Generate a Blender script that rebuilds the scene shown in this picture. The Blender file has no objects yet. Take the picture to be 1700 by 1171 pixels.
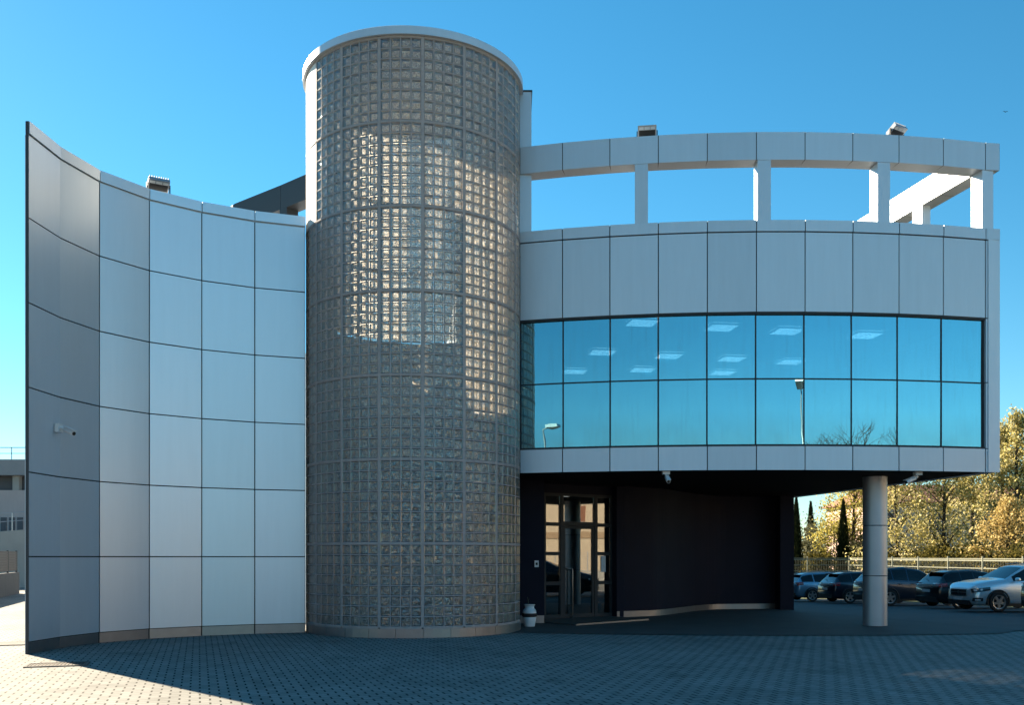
import bpy, bmesh, math, random
from mathutils import Vector, Matrix
random.seed(7)
R_ = math.radians
C = bpy.context.scene.collection
S = bpy.context.scene

# ------------------------------------------------------------------ camera, sky, sun, exposure
cam = bpy.data.cameras.new('camera')
cam.sensor_width = 36; cam.lens = 36*1600/1700
cam.shift_y = (925-585.5)/1700
cam.clip_start = .1; cam.clip_end = 2000
co = bpy.data.objects.new('camera', cam); C.objects.link(co)
co.location = (0, 0, 1.6); co.rotation_euler = (R_(90), 0, 0)
S.camera = co
SUN_EL, SUN_AZ = R_(27), math.atan2(-.69, .72)          # sun behind the building, to the left
w = bpy.data.worlds.new('World'); S.world = w; w.use_nodes = True
nt = w.node_tree; bg = nt.nodes['Background']
sky = nt.nodes.new('ShaderNodeTexSky'); sky.sky_type = 'NISHITA'; sky.sun_disc = False
sky.sun_elevation = SUN_EL; sky.sun_rotation = SUN_AZ
sky.air_density = 1.0; sky.dust_density = .05; sky.ozone_density = 3.0
tint = nt.nodes.new('ShaderNodeMix'); tint.data_type = 'RGBA'; tint.blend_type = 'MULTIPLY'; tint.inputs[0].default_value = 1   # the photograph's cool white balance
tint.inputs[7].default_value = (.76, .945, .97, 1)
hs = nt.nodes.new('ShaderNodeHueSaturation'); hs.inputs['Hue'].default_value = .482; hs.inputs['Saturation'].default_value = 1.26
nt.links.new(sky.outputs[0], hs.inputs['Color']); nt.links.new(hs.outputs[0], tint.inputs[6]); nt.links.new(tint.outputs[2], bg.inputs[0]); bg.inputs[1].default_value = .05
sl = bpy.data.lights.new('sun', 'SUN'); sl.energy = 5.0; sl.angle = R_(.5); sl.color = (1, .84, .62)
so = bpy.data.objects.new('sun', sl); C.objects.link(so)
d = Vector((-math.sin(SUN_AZ)*math.cos(SUN_EL), -math.cos(SUN_AZ)*math.cos(SUN_EL), -math.sin(SUN_EL)))
so.rotation_euler = d.to_track_quat('-Z', 'Y').to_euler(); so.location = (-30, 40, 30)
S.view_settings.view_transform = 'Standard'; S.view_settings.look = 'None'
S.view_settings.exposure = 1.9; S.view_settings.gamma = 1
S.render.engine = 'CYCLES'
S.cycles.transparent_max_bounces = 16; S.cycles.max_bounces = 8
S.cycles.caustics_reflective = False; S.cycles.caustics_refractive = False

# ------------------------------------------------------------------ helpers
def wloc(o):
    v = Vector((0, 0, 0))
    while o: v += o.location; o = o.parent
    return v
class MB:
    def __init__(s): s.v = []; s.f = []; s.m = []
    def face(s, pts, mi=0):
        n = len(s.v); s.v += [tuple(p) for p in pts]; s.f.append(tuple(range(n, n+len(pts)))); s.m.append(mi)
    def hexa(s, p, mi=0):       # 8 points: bottom ring 0-3, top ring 4-7
        n = len(s.v); s.v += [tuple(q) for q in p]
        for q in ((0,3,2,1),(4,5,6,7),(0,1,5,4),(1,2,6,5),(2,3,7,6),(3,0,4,7)):
            s.f.append(tuple(n+i for i in q)); s.m.append(mi)
    def box(s, x0, x1, y0, y1, z0, z1, mi=0):
        s.hexa([(x0,y0,z0),(x1,y0,z0),(x1,y1,z0),(x0,y1,z0),(x0,y0,z1),(x1,y0,z1),(x1,y1,z1),(x0,y1,z1)], mi)
    def mbox(s, M, x0, x1, y0, y1, z0, z1, mi=0):
        s.hexa([M @ Vector(q) for q in [(x0,y0,z0),(x1,y0,z0),(x1,y1,z0),(x0,y1,z0),(x0,y0,z1),(x1,y0,z1),(x1,y1,z1),(x0,y1,z1)]], mi)
    def slab(s, a, b, z0, z1, o0, o1, g=0., mi=0, za=None, zb=None):   # wall piece on plan line a-b, o = offset towards its outward side
        ex, ey = b[0]-a[0], b[1]-a[1]; l = math.hypot(ex, ey); ex /= l; ey /= l; nx, ny = ey, -ex
        A = (a[0]+ex*g, a[1]+ey*g); B = (b[0]-ex*g, b[1]-ey*g)
        q = [(A[0]+nx*o1, A[1]+ny*o1), (B[0]+nx*o1, B[1]+ny*o1), (B[0]+nx*o0, B[1]+ny*o0), (A[0]+nx*o0, A[1]+ny*o0)]
        s.hexa([(x, y, z0) for x, y in q]+[(x, y, z1) for x, y in q], mi)
    def prism(s, poly, z0, z1, mi=0, caps=True):
        n = len(s.v); k = len(poly)
        s.v += [(x, y, z0) for x, y in poly]+[(x, y, z1) for x, y in poly]
        for i in range(k):
            j = (i+1) % k; s.f.append((n+i, n+j, n+k+j, n+k+i)); s.m.append(mi)
        if caps:
            s.f.append(tuple(n+i for i in reversed(range(k)))); s.m.append(mi)
            s.f.append(tuple(n+k+i for i in range(k))); s.m.append(mi)
    def lathe(s, c, prof, n=24, mi=0, cap=True):
        b = len(s.v)
        for r, z in prof:
            for i in range(n):
                a = 2*math.pi*i/n; s.v.append((c[0]+r*math.cos(a), c[1]+r*math.sin(a), c[2]+z))
        for k in range(len(prof)-1):
            for i in range(n):
                j = (i+1) % n; s.f.append((b+k*n+i, b+k*n+j, b+(k+1)*n+j, b+(k+1)*n+i)); s.m.append(mi)
        if cap:
            s.f.append(tuple(b+i for i in reversed(range(n)))); s.m.append(mi)
            e = b+(len(prof)-1)*n; s.f.append(tuple(e+i for i in range(n))); s.m.append(mi)
    def tube(s, pts, rad, n=6, mi=0):
        b = len(s.v); pts = [Vector(p) for p in pts]
        for i, p in enumerate(pts):
            t = (pts[min(i+1, len(pts)-1)]-pts[max(i-1, 0)]).normalized()
            u = t.cross(Vector((0, 0, 1)) if abs(t.z) < .9 else Vector((1, 0, 0))).normalized(); v = t.cross(u)
            r = rad[i] if isinstance(rad, (list, tuple)) else rad
            for k in range(n):
                a = 2*math.pi*k/n; s.v.append(tuple(p+u*(r*math.cos(a))+v*(r*math.sin(a))))
        for i in range(len(pts)-1):
            for k in range(n):
                j = (k+1) % n; s.f.append((b+i*n+k, b+(i+1)*n+k, b+(i+1)*n+j, b+i*n+j)); s.m.append(mi)
        s.f.append(tuple(b+k for k in range(n))); s.m.append(mi)
        e = b+(len(pts)-1)*n; s.f.append(tuple(e+k for k in reversed(range(n)))); s.m.append(mi)
    def xf(s, M): s.v = [tuple(M @ Vector(p)) for p in s.v]; return s
    def mesh(s, name, mats, smooth=False, off=Vector((0, 0, 0))):
        me = bpy.data.meshes.new(name)
        me.from_pydata([(x-off.x, y-off.y, z-off.z) for x, y, z in s.v], [], s.f)
        for m in (mats if isinstance(mats, (list, tuple)) else [mats]): me.materials.append(m)
        me.polygons.foreach_set('material_index', s.m)
        if smooth: me.polygons.foreach_set('use_smooth', [True]*len(s.f))
        me.update(); return me
    def build(s, name, mats, parent=None, smooth=False, angle=None):
        me = s.mesh(name, mats, smooth or angle is not None, wloc(parent))
        if angle is not None: me.set_sharp_from_angle(angle=R_(angle))
        o = bpy.data.objects.new(name, me); C.objects.link(o); o.parent = parent
        return o
def thing(name, label, cat, loc=(0, 0, 0), rz=0., group=None):
    o = bpy.data.objects.new(name, None); C.objects.link(o); o.empty_display_size = .2
    o.location = loc; o.rotation_euler = (0, 0, rz); o['label'] = label; o['category'] = cat
    if group: o['group'] = group
    return o
def tag(o, label, cat, group=None, kind=None):
    o['label'] = label; o['category'] = cat
    if group: o['group'] = group
    if kind: o['kind'] = kind
    return o
def struct(o): o['kind'] = 'structure'; return o
def dup(root, loc, rz, label=None):
    r = root.copy(); C.objects.link(r); r.location = loc; r.rotation_euler = (0, 0, rz)
    if label: r['label'] = label
    for ch in list(root.children):
        c = ch.copy(); C.objects.link(c); c.parent = r
        for g in list(ch.children):
            e = g.copy(); C.objects.link(e); e.parent = c
    return r
def recalc(o):
    bm = bmesh.new(); bm.from_mesh(o.data); bmesh.ops.remove_doubles(bm, verts=bm.verts, dist=1e-5)
    bmesh.ops.recalc_face_normals(bm, faces=bm.faces); bm.to_mesh(o.data); bm.free(); return o

# ------------------------------------------------------------------ materials
def mat(name, col, rough=.5, metal=0., var=0., vscale=3., bump=0., bscale=40., island=0., streak=0., coat=0., spec=.5):
    m = bpy.data.materials.new(name); m.use_nodes = True; t = m.node_tree; N = t.nodes; L = t.links
    b = N['Principled BSDF']; b.inputs['Base Color'].default_value = (*col, 1); b.inputs['Roughness'].default_value = rough
    b.inputs['Metallic'].default_value = metal; b.inputs['Coat Weight'].default_value = coat; b.inputs['Coat Roughness'].default_value = .03
    b.inputs['Specular IOR Level'].default_value = spec
    g = N.new('ShaderNodeNewGeometry'); fac = None
    def addf(sock, amp):
        nonlocal fac
        x = N.new('ShaderNodeMath'); x.operation = 'MULTIPLY_ADD'; L.new(sock, x.inputs[0]); x.inputs[1].default_value = 2*amp; x.inputs[2].default_value = -amp
        if fac is None:
            y = N.new('ShaderNodeMath'); y.operation = 'ADD'; L.new(x.outputs[0], y.inputs[0]); y.inputs[1].default_value = 1.
        else:
            y = N.new('ShaderNodeMath'); y.operation = 'ADD'; L.new(x.outputs[0], y.inputs[0]); L.new(fac, y.inputs[1])
        fac = y.outputs[0]
    if var:
        n = N.new('ShaderNodeTexNoise'); n.inputs['Scale'].default_value = vscale; n.inputs['Detail'].default_value = 6
        L.new(g.outputs['Position'], n.inputs['Vector']); addf(n.outputs[0], var)
    if streak:
        mp = N.new('ShaderNodeMapping'); mp.inputs['Scale'].default_value = (5, 5, .45)
        n = N.new('ShaderNodeTexNoise'); n.inputs['Scale'].default_value = 1.4; n.inputs['Detail'].default_value = 7; n.inputs['Roughness'].default_value = .65
        L.new(g.outputs['Position'], mp.inputs[0]); L.new(mp.outputs[0], n.inputs['Vector']); addf(n.outputs[0], streak)
    if island: addf(g.outputs['Random Per Island'], island)
    if fac is not None:
        mx = N.new('ShaderNodeMix'); mx.data_type = 'RGBA'; mx.blend_type = 'MULTIPLY'; mx.inputs[0].default_value = 1
        mx.inputs[6].default_value = (*col, 1); L.new(fac, mx.inputs[7]); L.new(mx.outputs[2], b.inputs['Base Color'])
    if bump:
        n = N.new('ShaderNodeTexNoise'); n.inputs['Scale'].default_value = bscale; n.inputs['Detail'].default_value = 4
        L.new(g.outputs['Position'], n.inputs['Vector'])
        bp = N.new('ShaderNodeBump'); bp.inputs['Strength'].default_value = bump; bp.inputs['Distance'].default_value = .02
        L.new(n.outputs[0], bp.inputs['Height']); L.new(bp.outputs[0], b.inputs['Normal'])
    return m
def emit(name, col, st):
    m = bpy.data.materials.new(name); m.use_nodes = True; b = m.node_tree.nodes['Principled BSDF']
    b.inputs['Base Color'].default_value = (*col, 1); b.inputs['Emission Color'].default_value = (*col, 1); b.inputs['Emission Strength'].default_value = st
    return m
M = {}
M['clad'] = mat('silver_cladding', (.56, .615, .675), .42, .30, island=.06, streak=.08, bump=.05, bscale=1.8)
M['clad2'] = mat('silver_wall_cladding', (.655, .70, .755), .38, .58, island=.03, streak=.05, bump=.03, bscale=1.2)
M['joint'] = mat('dark_joint', (.012, .013, .015), .8)
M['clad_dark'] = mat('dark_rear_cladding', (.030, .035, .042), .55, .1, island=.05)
M['steel'] = mat('brushed_steel', (.30, .29, .29), .36, .9, var=.15, vscale=5, bump=.05, bscale=3)
M['grey_metal'] = mat('grey_metal', (.42, .43, .45), .4, .6, var=.08)
M['column_metal'] = mat('column_metal', (.42, .43, .46), .45, .7, var=.06)
M['dark_frame'] = mat('dark_frame', (.03, .035, .04), .6, .0, spec=.3)
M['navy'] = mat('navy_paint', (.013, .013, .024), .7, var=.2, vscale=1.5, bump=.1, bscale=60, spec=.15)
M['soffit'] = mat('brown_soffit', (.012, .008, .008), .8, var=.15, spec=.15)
M['white'] = mat('white_paint', (.75, .74, .71), .6, var=.06, bump=.08, bscale=30)
M['cream'] = mat('cream_render', (.50, .41, .30), .8, var=.08, vscale=.6)
M['concrete'] = mat('concrete', (.33, .32, .30), .85, var=.2, vscale=1.2, bump=.2, bscale=20)
M['inner'] = mat('inner_plaster', (.45, .44, .42), .8)
M['inner_dark'] = mat('inner_dark', (.10, .10, .11), .8)
M['black'] = mat('black_plastic', (.012, .012, .013), .45)
M['white_pl'] = mat('white_plastic', (.72, .72, .72), .35)
M['roofing'] = mat('roof_membrane', (.06, .06, .06), .9, var=.2)
M['mortar'] = mat('cement_mortar', (.37, .315, .30), .7, var=.3, vscale=6, bump=.15, bscale=60)
M['glow'] = emit('ceiling_glow', (1, .97, .92), 1.1)

def glass_window():
    m = bpy.data.materials.new('blue_solar_glass'); m.use_nodes = True; t = m.node_tree; N = t.nodes; L = t.links
    for n in list(N): N.remove(n)
    out = N.new('ShaderNodeOutputMaterial'); mx = N.new('ShaderNodeMixShader'); tr = N.new('ShaderNodeBsdfTransparent'); gl = N.new('ShaderNodeBsdfGlossy')
    tr.inputs[0].default_value = (.36, .60, .72, 1); gl.inputs[0].default_value = (.34, .66, .72, 1); gl.inputs['Roughness'].default_value = .004
    lw = N.new('ShaderNodeLayerWeight'); lw.inputs[0].default_value = .25
    ma = N.new('ShaderNodeMath'); ma.operation = 'MULTIPLY_ADD'; ma.use_clamp = True; ma.inputs[1].default_value = .4; ma.inputs[2].default_value = .62
    L.new(lw.outputs['Fresnel'], ma.inputs[0]); L.new(ma.outputs[0], mx.inputs[0])
    g = N.new('ShaderNodeNewGeometry'); n = N.new('ShaderNodeTexNoise'); n.inputs['Scale'].default_value = .8; n.inputs['Detail'].default_value = 1.5
    ad = N.new('ShaderNodeVectorMath'); ad.operation = 'ADD'; L.new(g.outputs['Position'], ad.inputs[0])
    cx = N.new('ShaderNodeCombineXYZ'); ml = N.new('ShaderNodeMath'); ml.operation = 'MULTIPLY'; ml.inputs[1].default_value = 30
    L.new(g.outputs['Random Per Island'], ml.inputs[0]); L.new(ml.outputs[0], cx.inputs[2]); L.new(cx.outputs[0], ad.inputs[1])
    L.new(ad.outputs[0], n.inputs['Vector'])
    bp = N.new('ShaderNodeBump'); bp.inputs['Strength'].default_value = .35; bp.inputs['Distance'].default_value = .012
    L.new(n.outputs[0], bp.inputs['Height']); L.new(bp.outputs[0], gl.inputs['Normal'])
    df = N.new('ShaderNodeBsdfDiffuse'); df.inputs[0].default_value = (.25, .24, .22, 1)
    # run-off dirt: vertical streaks
    mp = N.new('ShaderNodeMapping'); mp.inputs['Scale'].default_value = (13, 13, .7); L.new(g.outputs['Position'], mp.inputs[0])
    n2 = N.new('ShaderNodeTexNoise'); n2.inputs['Scale'].default_value = 1.6; n2.inputs['Detail'].default_value = 6; L.new(mp.outputs[0], n2.inputs['Vector'])
    rp = N.new('ShaderNodeMapRange'); rp.inputs[1].default_value = .5; rp.inputs[2].default_value = .85; rp.inputs[3].default_value = .0; rp.inputs[4].default_value = .13
    L.new(n2.outputs[0], rp.inputs[0])
    sz = N.new('ShaderNodeSeparateXYZ'); L.new(g.outputs['Position'], sz.inputs[0])     # reflected horizon haze painted in as a grey veil, denser toward the foot
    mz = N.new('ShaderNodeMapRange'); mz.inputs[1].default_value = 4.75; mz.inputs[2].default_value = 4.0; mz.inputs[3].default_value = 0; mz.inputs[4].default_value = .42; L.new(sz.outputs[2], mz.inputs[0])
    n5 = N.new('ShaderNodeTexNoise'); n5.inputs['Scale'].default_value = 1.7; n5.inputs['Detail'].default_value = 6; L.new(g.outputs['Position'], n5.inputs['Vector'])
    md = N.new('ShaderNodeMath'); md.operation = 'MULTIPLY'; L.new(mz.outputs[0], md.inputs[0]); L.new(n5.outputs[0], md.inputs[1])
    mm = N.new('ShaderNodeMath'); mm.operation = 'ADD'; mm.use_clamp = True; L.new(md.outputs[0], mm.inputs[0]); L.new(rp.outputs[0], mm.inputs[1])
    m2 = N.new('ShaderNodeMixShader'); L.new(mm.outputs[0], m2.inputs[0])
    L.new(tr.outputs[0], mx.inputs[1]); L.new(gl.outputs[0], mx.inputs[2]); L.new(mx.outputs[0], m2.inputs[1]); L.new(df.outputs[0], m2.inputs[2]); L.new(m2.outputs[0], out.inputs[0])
    return m
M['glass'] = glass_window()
def thin_glass(name, tint, base, rough=.0, gcol=(1, 1, 1), bump=0., bscale=2., extra=None, extraw=0., patch=False):
    m = bpy.data.materials.new(name); m.use_nodes = True; t = m.node_tree; N = t.nodes; L = t.links
    for n in list(N): N.remove(n)
    out = N.new('ShaderNodeOutputMaterial'); mx = N.new('ShaderNodeMixShader'); tr = N.new('ShaderNodeBsdfTransparent'); gl = N.new('ShaderNodeBsdfGlossy')
    tr.inputs[0].default_value = (*tint, 1); gl.inputs[0].default_value = (*gcol, 1); gl.inputs['Roughness'].default_value = rough
    fr = N.new('ShaderNodeFresnel'); fr.inputs[0].default_value = 1.5
    ma = N.new('ShaderNodeMath'); ma.operation = 'MULTIPLY_ADD'; ma.use_clamp = True; ma.inputs[1].default_value = 1-base; ma.inputs[2].default_value = base
    L.new(fr.outputs[0], ma.inputs[0]); L.new(ma.outputs[0], mx.inputs[0])
    if bump:
        g = N.new('ShaderNodeNewGeometry'); n = N.new('ShaderNodeTexNoise'); n.inputs['Scale'].default_value = bscale; n.inputs['Detail'].default_value = 1
        n.inputs['Distortion'].default_value = 1.2
        L.new(g.outputs['Position'], n.inputs['Vector']); bp = N.new('ShaderNodeBump'); bp.inputs['Strength'].default_value = bump; bp.inputs['Distance'].default_value = .03
        L.new(n.outputs[0], bp.inputs['Height']); L.new(bp.outputs[0], gl.inputs['Normal'])
    a = tr.outputs[0]
    if extra:
        ml = N.new('ShaderNodeMixShader'); ml.inputs[0].default_value = extraw; ts = N.new('ShaderNodeBsdfTranslucent'); ts.inputs[0].default_value = (*extra, 1)
        if bump: L.new(bp.outputs[0], ts.inputs['Normal'])
        if patch:
            n3 = N.new('ShaderNodeTexNoise'); n3.inputs['Scale'].default_value = 24; n3.inputs['Detail'].default_value = 2; n3.inputs['Distortion'].default_value = 1
            L.new(g.outputs['Position'], n3.inputs['Vector']); mr = N.new('ShaderNodeMapRange'); mr.inputs[1].default_value = .38; mr.inputs[2].default_value = .62; mr.inputs[3].default_value = patch[0]; mr.inputs[4].default_value = patch[1]
            L.new(n3.outputs[0], mr.inputs[0]); L.new(mr.outputs[0], ml.inputs[0])
        L.new(a, ml.inputs[1]); L.new(ts.outputs[0], ml.inputs[2]); a = ml.outputs[0]
    L.new(a, mx.inputs[1]); L.new(gl.outputs[0], mx.inputs[2]); L.new(mx.outputs[0], out.inputs[0])
    return m
M['block_face'] = thin_glass('glass_block_face', (.97, .95, .91), .12, .03, bump=1., bscale=13)
M['block_back'] = thin_glass('glass_block_back', (.95, .94, .91), .05, .12, bump=.9, bscale=30, extra=(1.0, .95, .88), extraw=.5, patch=(.35, .85))
M['block_rear'] = thin_glass('glass_block_diffusing', (.95, .94, .91), .05, .12, bump=.9, bscale=30, extra=(1.0, .95, .88), extraw=.8, patch=(.42, .85))
M['door_glass'] = thin_glass('door_glass', (.55, .58, .58), .17, .0, bump=.02, bscale=.7)
M['car_glass'] = thin_glass('car_glass', (.05, .06, .065), .05, .0)
def side_glass():
    m = bpy.data.materials.new('glass_block_side'); m.use_nodes = True; t = m.node_tree; N = t.nodes; L = t.links
    for n in list(N): N.remove(n)
    out = N.new('ShaderNodeOutputMaterial'); mx = N.new('ShaderNodeMixShader'); a = N.new('ShaderNodeBsdfDiffuse'); b = N.new('ShaderNodeBsdfTranslucent')
    a.inputs[0].default_value = (.66, .62, .58, 1); b.inputs[0].default_value = (.8, .77, .72, 1); mx.inputs[0].default_value = .4
    L.new(a.outputs[0], mx.inputs[1]); L.new(b.outputs[0], mx.inputs[2]); L.new(mx.outputs[0], out.inputs[0]); return m
M['block_side'] = side_glass()
M['block_edge'] = thin_glass('glass_block_edge', (.88, .86, .82), .06, .05)

def paving_mat():
    m = bpy.data.materials.new('interlocking_pavers'); m.use_nodes = True; t = m.node_tree; N = t.nodes; L = t.links
    b = N['Principled BSDF']; b.inputs['Roughness'].default_value = .75; b.inputs['Specular IOR Level'].default_value = .1
    g = N.new('ShaderNodeNewGeometry'); mp = N.new('ShaderNodeMapping'); mp.inputs['Rotation'].default_value = (0, 0, R_(-18))
    L.new(g.outputs['Position'], mp.inputs[0]); sp = N.new('ShaderNodeSeparateXYZ'); L.new(mp.outputs[0], sp.inputs[0])
    def ma(op, a, bb=None, c=None):
        n = N.new('ShaderNodeMath'); n.operation = op
        for i, x in enumerate((a, bb, c)):
            if x is None: continue
            if isinstance(x, (int, float)): n.inputs[i].default_value = x
            else: L.new(x, n.inputs[i])
        return n.outputs[0]
    a = ma('DIVIDE', sp.outputs[0], .109); col = ma('FLOOR', a); fa = ma('FRACT', a)
    st = ma('MULTIPLY', ma('MODULO', ma('ABSOLUTE', col), 2), .5)
    v = ma('DIVIDE', sp.outputs[1], .3); fb = ma('FRACT', ma('ADD', v, st))
    dash = ma('MULTIPLY', ma('LESS_THAN', fa, .20), ma('LESS_THAN', fb, .46))
    wv = ma('MULTIPLY', ma('SINE', ma('MULTIPLY', a, math.pi)), .13)
    line = ma('LESS_THAN', ma('FRACT', ma('ADD', ma('MULTIPLY', v, 2), wv)), .10)
    n1 = N.new('ShaderNodeTexNoise'); n1.inputs['Scale'].default_value = .35; n1.inputs['Detail'].default_value = 6; n1.inputs['Roughness'].default_value = .6
    L.new(g.outputs['Position'], n1.inputs['Vector'])
    n2 = N.new('ShaderNodeTexNoise'); n2.inputs['Scale'].default_value = 45; n2.inputs['Detail'].default_value = 3; L.new(g.outputs['Position'], n2.inputs['Vector'])
    wn = N.new('ShaderNodeTexWhiteNoise'); wn.noise_dimensions = '2D'; cx = N.new('ShaderNodeCombineXYZ')
    L.new(col, cx.inputs[0]); L.new(ma('FLOOR', ma('ADD', v, st)), cx.inputs[1]); L.new(cx.outputs[0], wn.inputs['Vector'])
    k = ma('ADD', ma('MULTIPLY', n1.outputs[0], .75), ma('ADD', ma('MULTIPLY', n2.outputs[0], .25), ma('MULTIPLY', wn.outputs[0], .22)))
    n4 = N.new('ShaderNodeTexNoise'); n4.inputs['Scale'].default_value = 1.1; n4.inputs['Detail'].default_value = 5; n4.inputs['Distortion'].default_value = .6; L.new(g.outputs['Position'], n4.inputs['Vector'])
    ss = N.new('ShaderNodeMapRange'); ss.inputs[1].default_value = .56; ss.inputs[2].default_value = .74; ss.inputs[3].default_value = 0; ss.inputs[4].default_value = .30; L.new(n4.outputs[0], ss.inputs[0])
    k = ma('MULTIPLY', ma('ADD', k, .38), ma('SUBTRACT', 1, ss.outputs[0]))
    k = ma('MULTIPLY', k, ma('SUBTRACT', 1, ma('MULTIPLY', line, .55)))
    k = ma('MULTIPLY', k, ma('SUBTRACT', 1, ma('MULTIPLY', dash, .95)))
    mx = N.new('ShaderNodeMix'); mx.data_type = 'RGBA'; mx.blend_type = 'MULTIPLY'; mx.inputs[0].default_value = 1
    mx.inputs[6].default_value = (.245, .245, .23, 1); L.new(k, mx.inputs[7]); L.new(mx.outputs[2], b.inputs['Base Color'])
    h = ma('SUBTRACT', 1, ma('MAXIMUM', dash, ma('MULTIPLY', line, .5)))
    bp = N.new('ShaderNodeBump'); bp.inputs['Strength'].default_value = .5; bp.inputs['Distance'].default_value = .006
    L.new(h, bp.inputs['Height']); L.new(bp.outputs[0], b.inputs['Normal'])
    return m
M['paving'] = paving_mat()
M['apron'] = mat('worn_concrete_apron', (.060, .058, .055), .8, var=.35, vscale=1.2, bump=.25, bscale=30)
M['asphalt'] = mat('parking_asphalt', (.075, .075, .075), .85, var=.3, vscale=.8, bump=.3, bscale=60)
M['grass'] = mat('rough_grass', (.07, .085, .025), .9, var=.4, vscale=1.5, bump=.5, bscale=30)
M['line'] = mat('worn_line_paint', (.45, .45, .43), .7, var=.3, vscale=8)

# ------------------------------------------------------------------ ground
def sheet(name, poly, z, m):
    b = MB(); b.face([(x, y, z) for x, y in poly]); return struct(b.build(name, m))
def lotz(y): return 0 if y < 21 else max(-1., -(y-21)*.025)      # the car park falls gently away
b = MB()
b.face([(-900, -900, -.012), (8.3, -900, -.012), (8.3, 900, -.012), (-900, 900, -.012)])
b.face([(8.3, -900, -.012), (900, -900, -.012), (900, 20.7, -.012), (8.3, 20.7, -.012)])
b.face([(8.3, 20.7, -.012), (900, 20.7, -.012), (900, 61, -1.012), (8.3, 61, -1.012)])
b.face([(8.3, 61, -1.012), (900, 61, -1.012), (900, 900, -1.012), (8.3, 900, -1.012)])
b.face([(8.3, 20.7, -.012), (8.3, 61, -1.012), (8.3, 900, -1.012), (8.3, 900, -.012)])
struct(b.build('ground', M['grass']))
sheet('unseen_dark_ground', [(-90, -31), (60, -31), (60, 3), (-90, 3)], -.008, M['asphalt'])  # dark sheet added behind the camera to cut warm bounce onto the cladding
sheet('paving', [(-60, 3), (60, 3), (60, 20.7), (8.3, 20.7), (8.3, 60), (-60, 60)], -.004, M['paving'])
FC, FR = (5.72, 40.5), 20.
def arc(t, r=FR): return (FC[0]+r*math.sin(R_(t)), FC[1]-r*math.cos(R_(t)))
ap = [arc(t, 21.) for t in [-24+1.5*i for i in range(25)]]
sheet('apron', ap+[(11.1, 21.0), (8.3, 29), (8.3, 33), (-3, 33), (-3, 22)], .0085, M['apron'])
b = MB(); b.face([(8.3, 20.75, .006), (60, 20.75, .006), (60, 21, .006), (8.3, 21, .006)]); b.face([(8.3, 21, .006), (60, 21, .006), (60, 24, lotz(24)), (20.2, 24, lotz(24)), (20.2, 57, lotz(57)), (8.3, 57, lotz(57))])
struct(b.build('parking_lot', M['asphalt']))
# ------------------------------------------------------------------ curved screen wall
WP = [(-7.946, 15.85), (-7.896, 16.845), (-7.645, 17.86), (-7.063, 18.77), (-6.26, 19.45), (-5.33, 19.97), (-4.354, 20.31)]
ROW = [.19, 1.6, 2.995, 4.39, 5.785, 7.18, 8.55]
t = thing('curved_wall', 'tall concave screen wall of silver metal panels left of the glass block tower', 'wall', (-6.5, 18.6, 0))
b = MB(); cp = MB(); pl = MB(); bk = MB()
for i in range(6):
    a, c = WP[i], WP[i+1]
    ga = 0. if i in (0, 1) else .011
    gl, gr = (0 if i == 1 else ga), (0 if i == 0 else .011)
    ex, ey = c[0]-a[0], c[1]-a[1]; l = math.hypot(ex, ey); ex /= l; ey /= l
    A = (a[0]+ex*gl, a[1]+ey*gl); B = (c[0]-ex*gr, c[1]-ey*gr)
    for z0, z1 in zip(ROW, ROW[1:]):
        b.slab(A, B, z0+.011, z1-.011, -.03, random.uniform(-.002, .002))
    cp.slab(A, B, 8.57, 8.77, -.06, .018)
    pl.slab(A, B, 0., .185, -.05, -.012)
TH = [.012, .16, .30, .40, .45, .5, .5]
inner = []; outer = []
for i, p in enumerate(WP):
    q0 = WP[max(i-1, 0)]; q1 = WP[min(i+1, 6)]; ex, ey = q1[0]-q0[0], q1[1]-q0[1]; l = math.hypot(ex, ey)
    nx, ny = ey/l, -ex/l
    inner.append((p[0]-nx*.032, p[1]-ny*.032)); outer.append((p[0]-nx*(TH[i]+.032), p[1]-ny*(TH[i]+.032)))
for i in range(6):
    q = [inner[i], inner[i+1], outer[i+1], outer[i]]
    bk.hexa([(x, y, 0) for x, y in q]+[(x, y, 8.55) for x, y in q], 0)
tp = MB()
for i in range(6):
    q = [inner[i], inner[i+1], outer[i+1], outer[i]]
    tp.hexa([(x, y, 8.554) for x, y in q]+[(x, y, 8.765) for x, y in q], 0)
b.build('cladding', M['clad2'], t); cp.build('coping', M['clad2'], t); pl.build('plinth', M['steel'], t)
bk.build('backing', M['joint'], t); tp.build('coping_top', M['clad'], t)
ep = MB(); (a0, b0), (a1, b1) = inner[0], outer[0]
ep.hexa([(WP[0][0]+.002, WP[0][1]-.004, 0), (WP[0][0]+.002, WP[0][1]-.014, 0), (a1-.004, b1-.014, 0), (a1-.004, b1-.004, 0)]+[(WP[0][0]+.002, WP[0][1]-.004, 8.77), (WP[0][0]+.002, WP[0][1]-.014, 8.77), (a1-.004, b1-.014, 8.77), (a1-.004, b1-.004, 8.77)])
recalc(ep.build('end_trim', M['clad_dark'], t))
os_ = MB()
for i in range(6): os_.slab(outer[i+1], outer[i], 0, 8.55, 0, .02)
os_.build('rear_skin', M['clad'], t)

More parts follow.
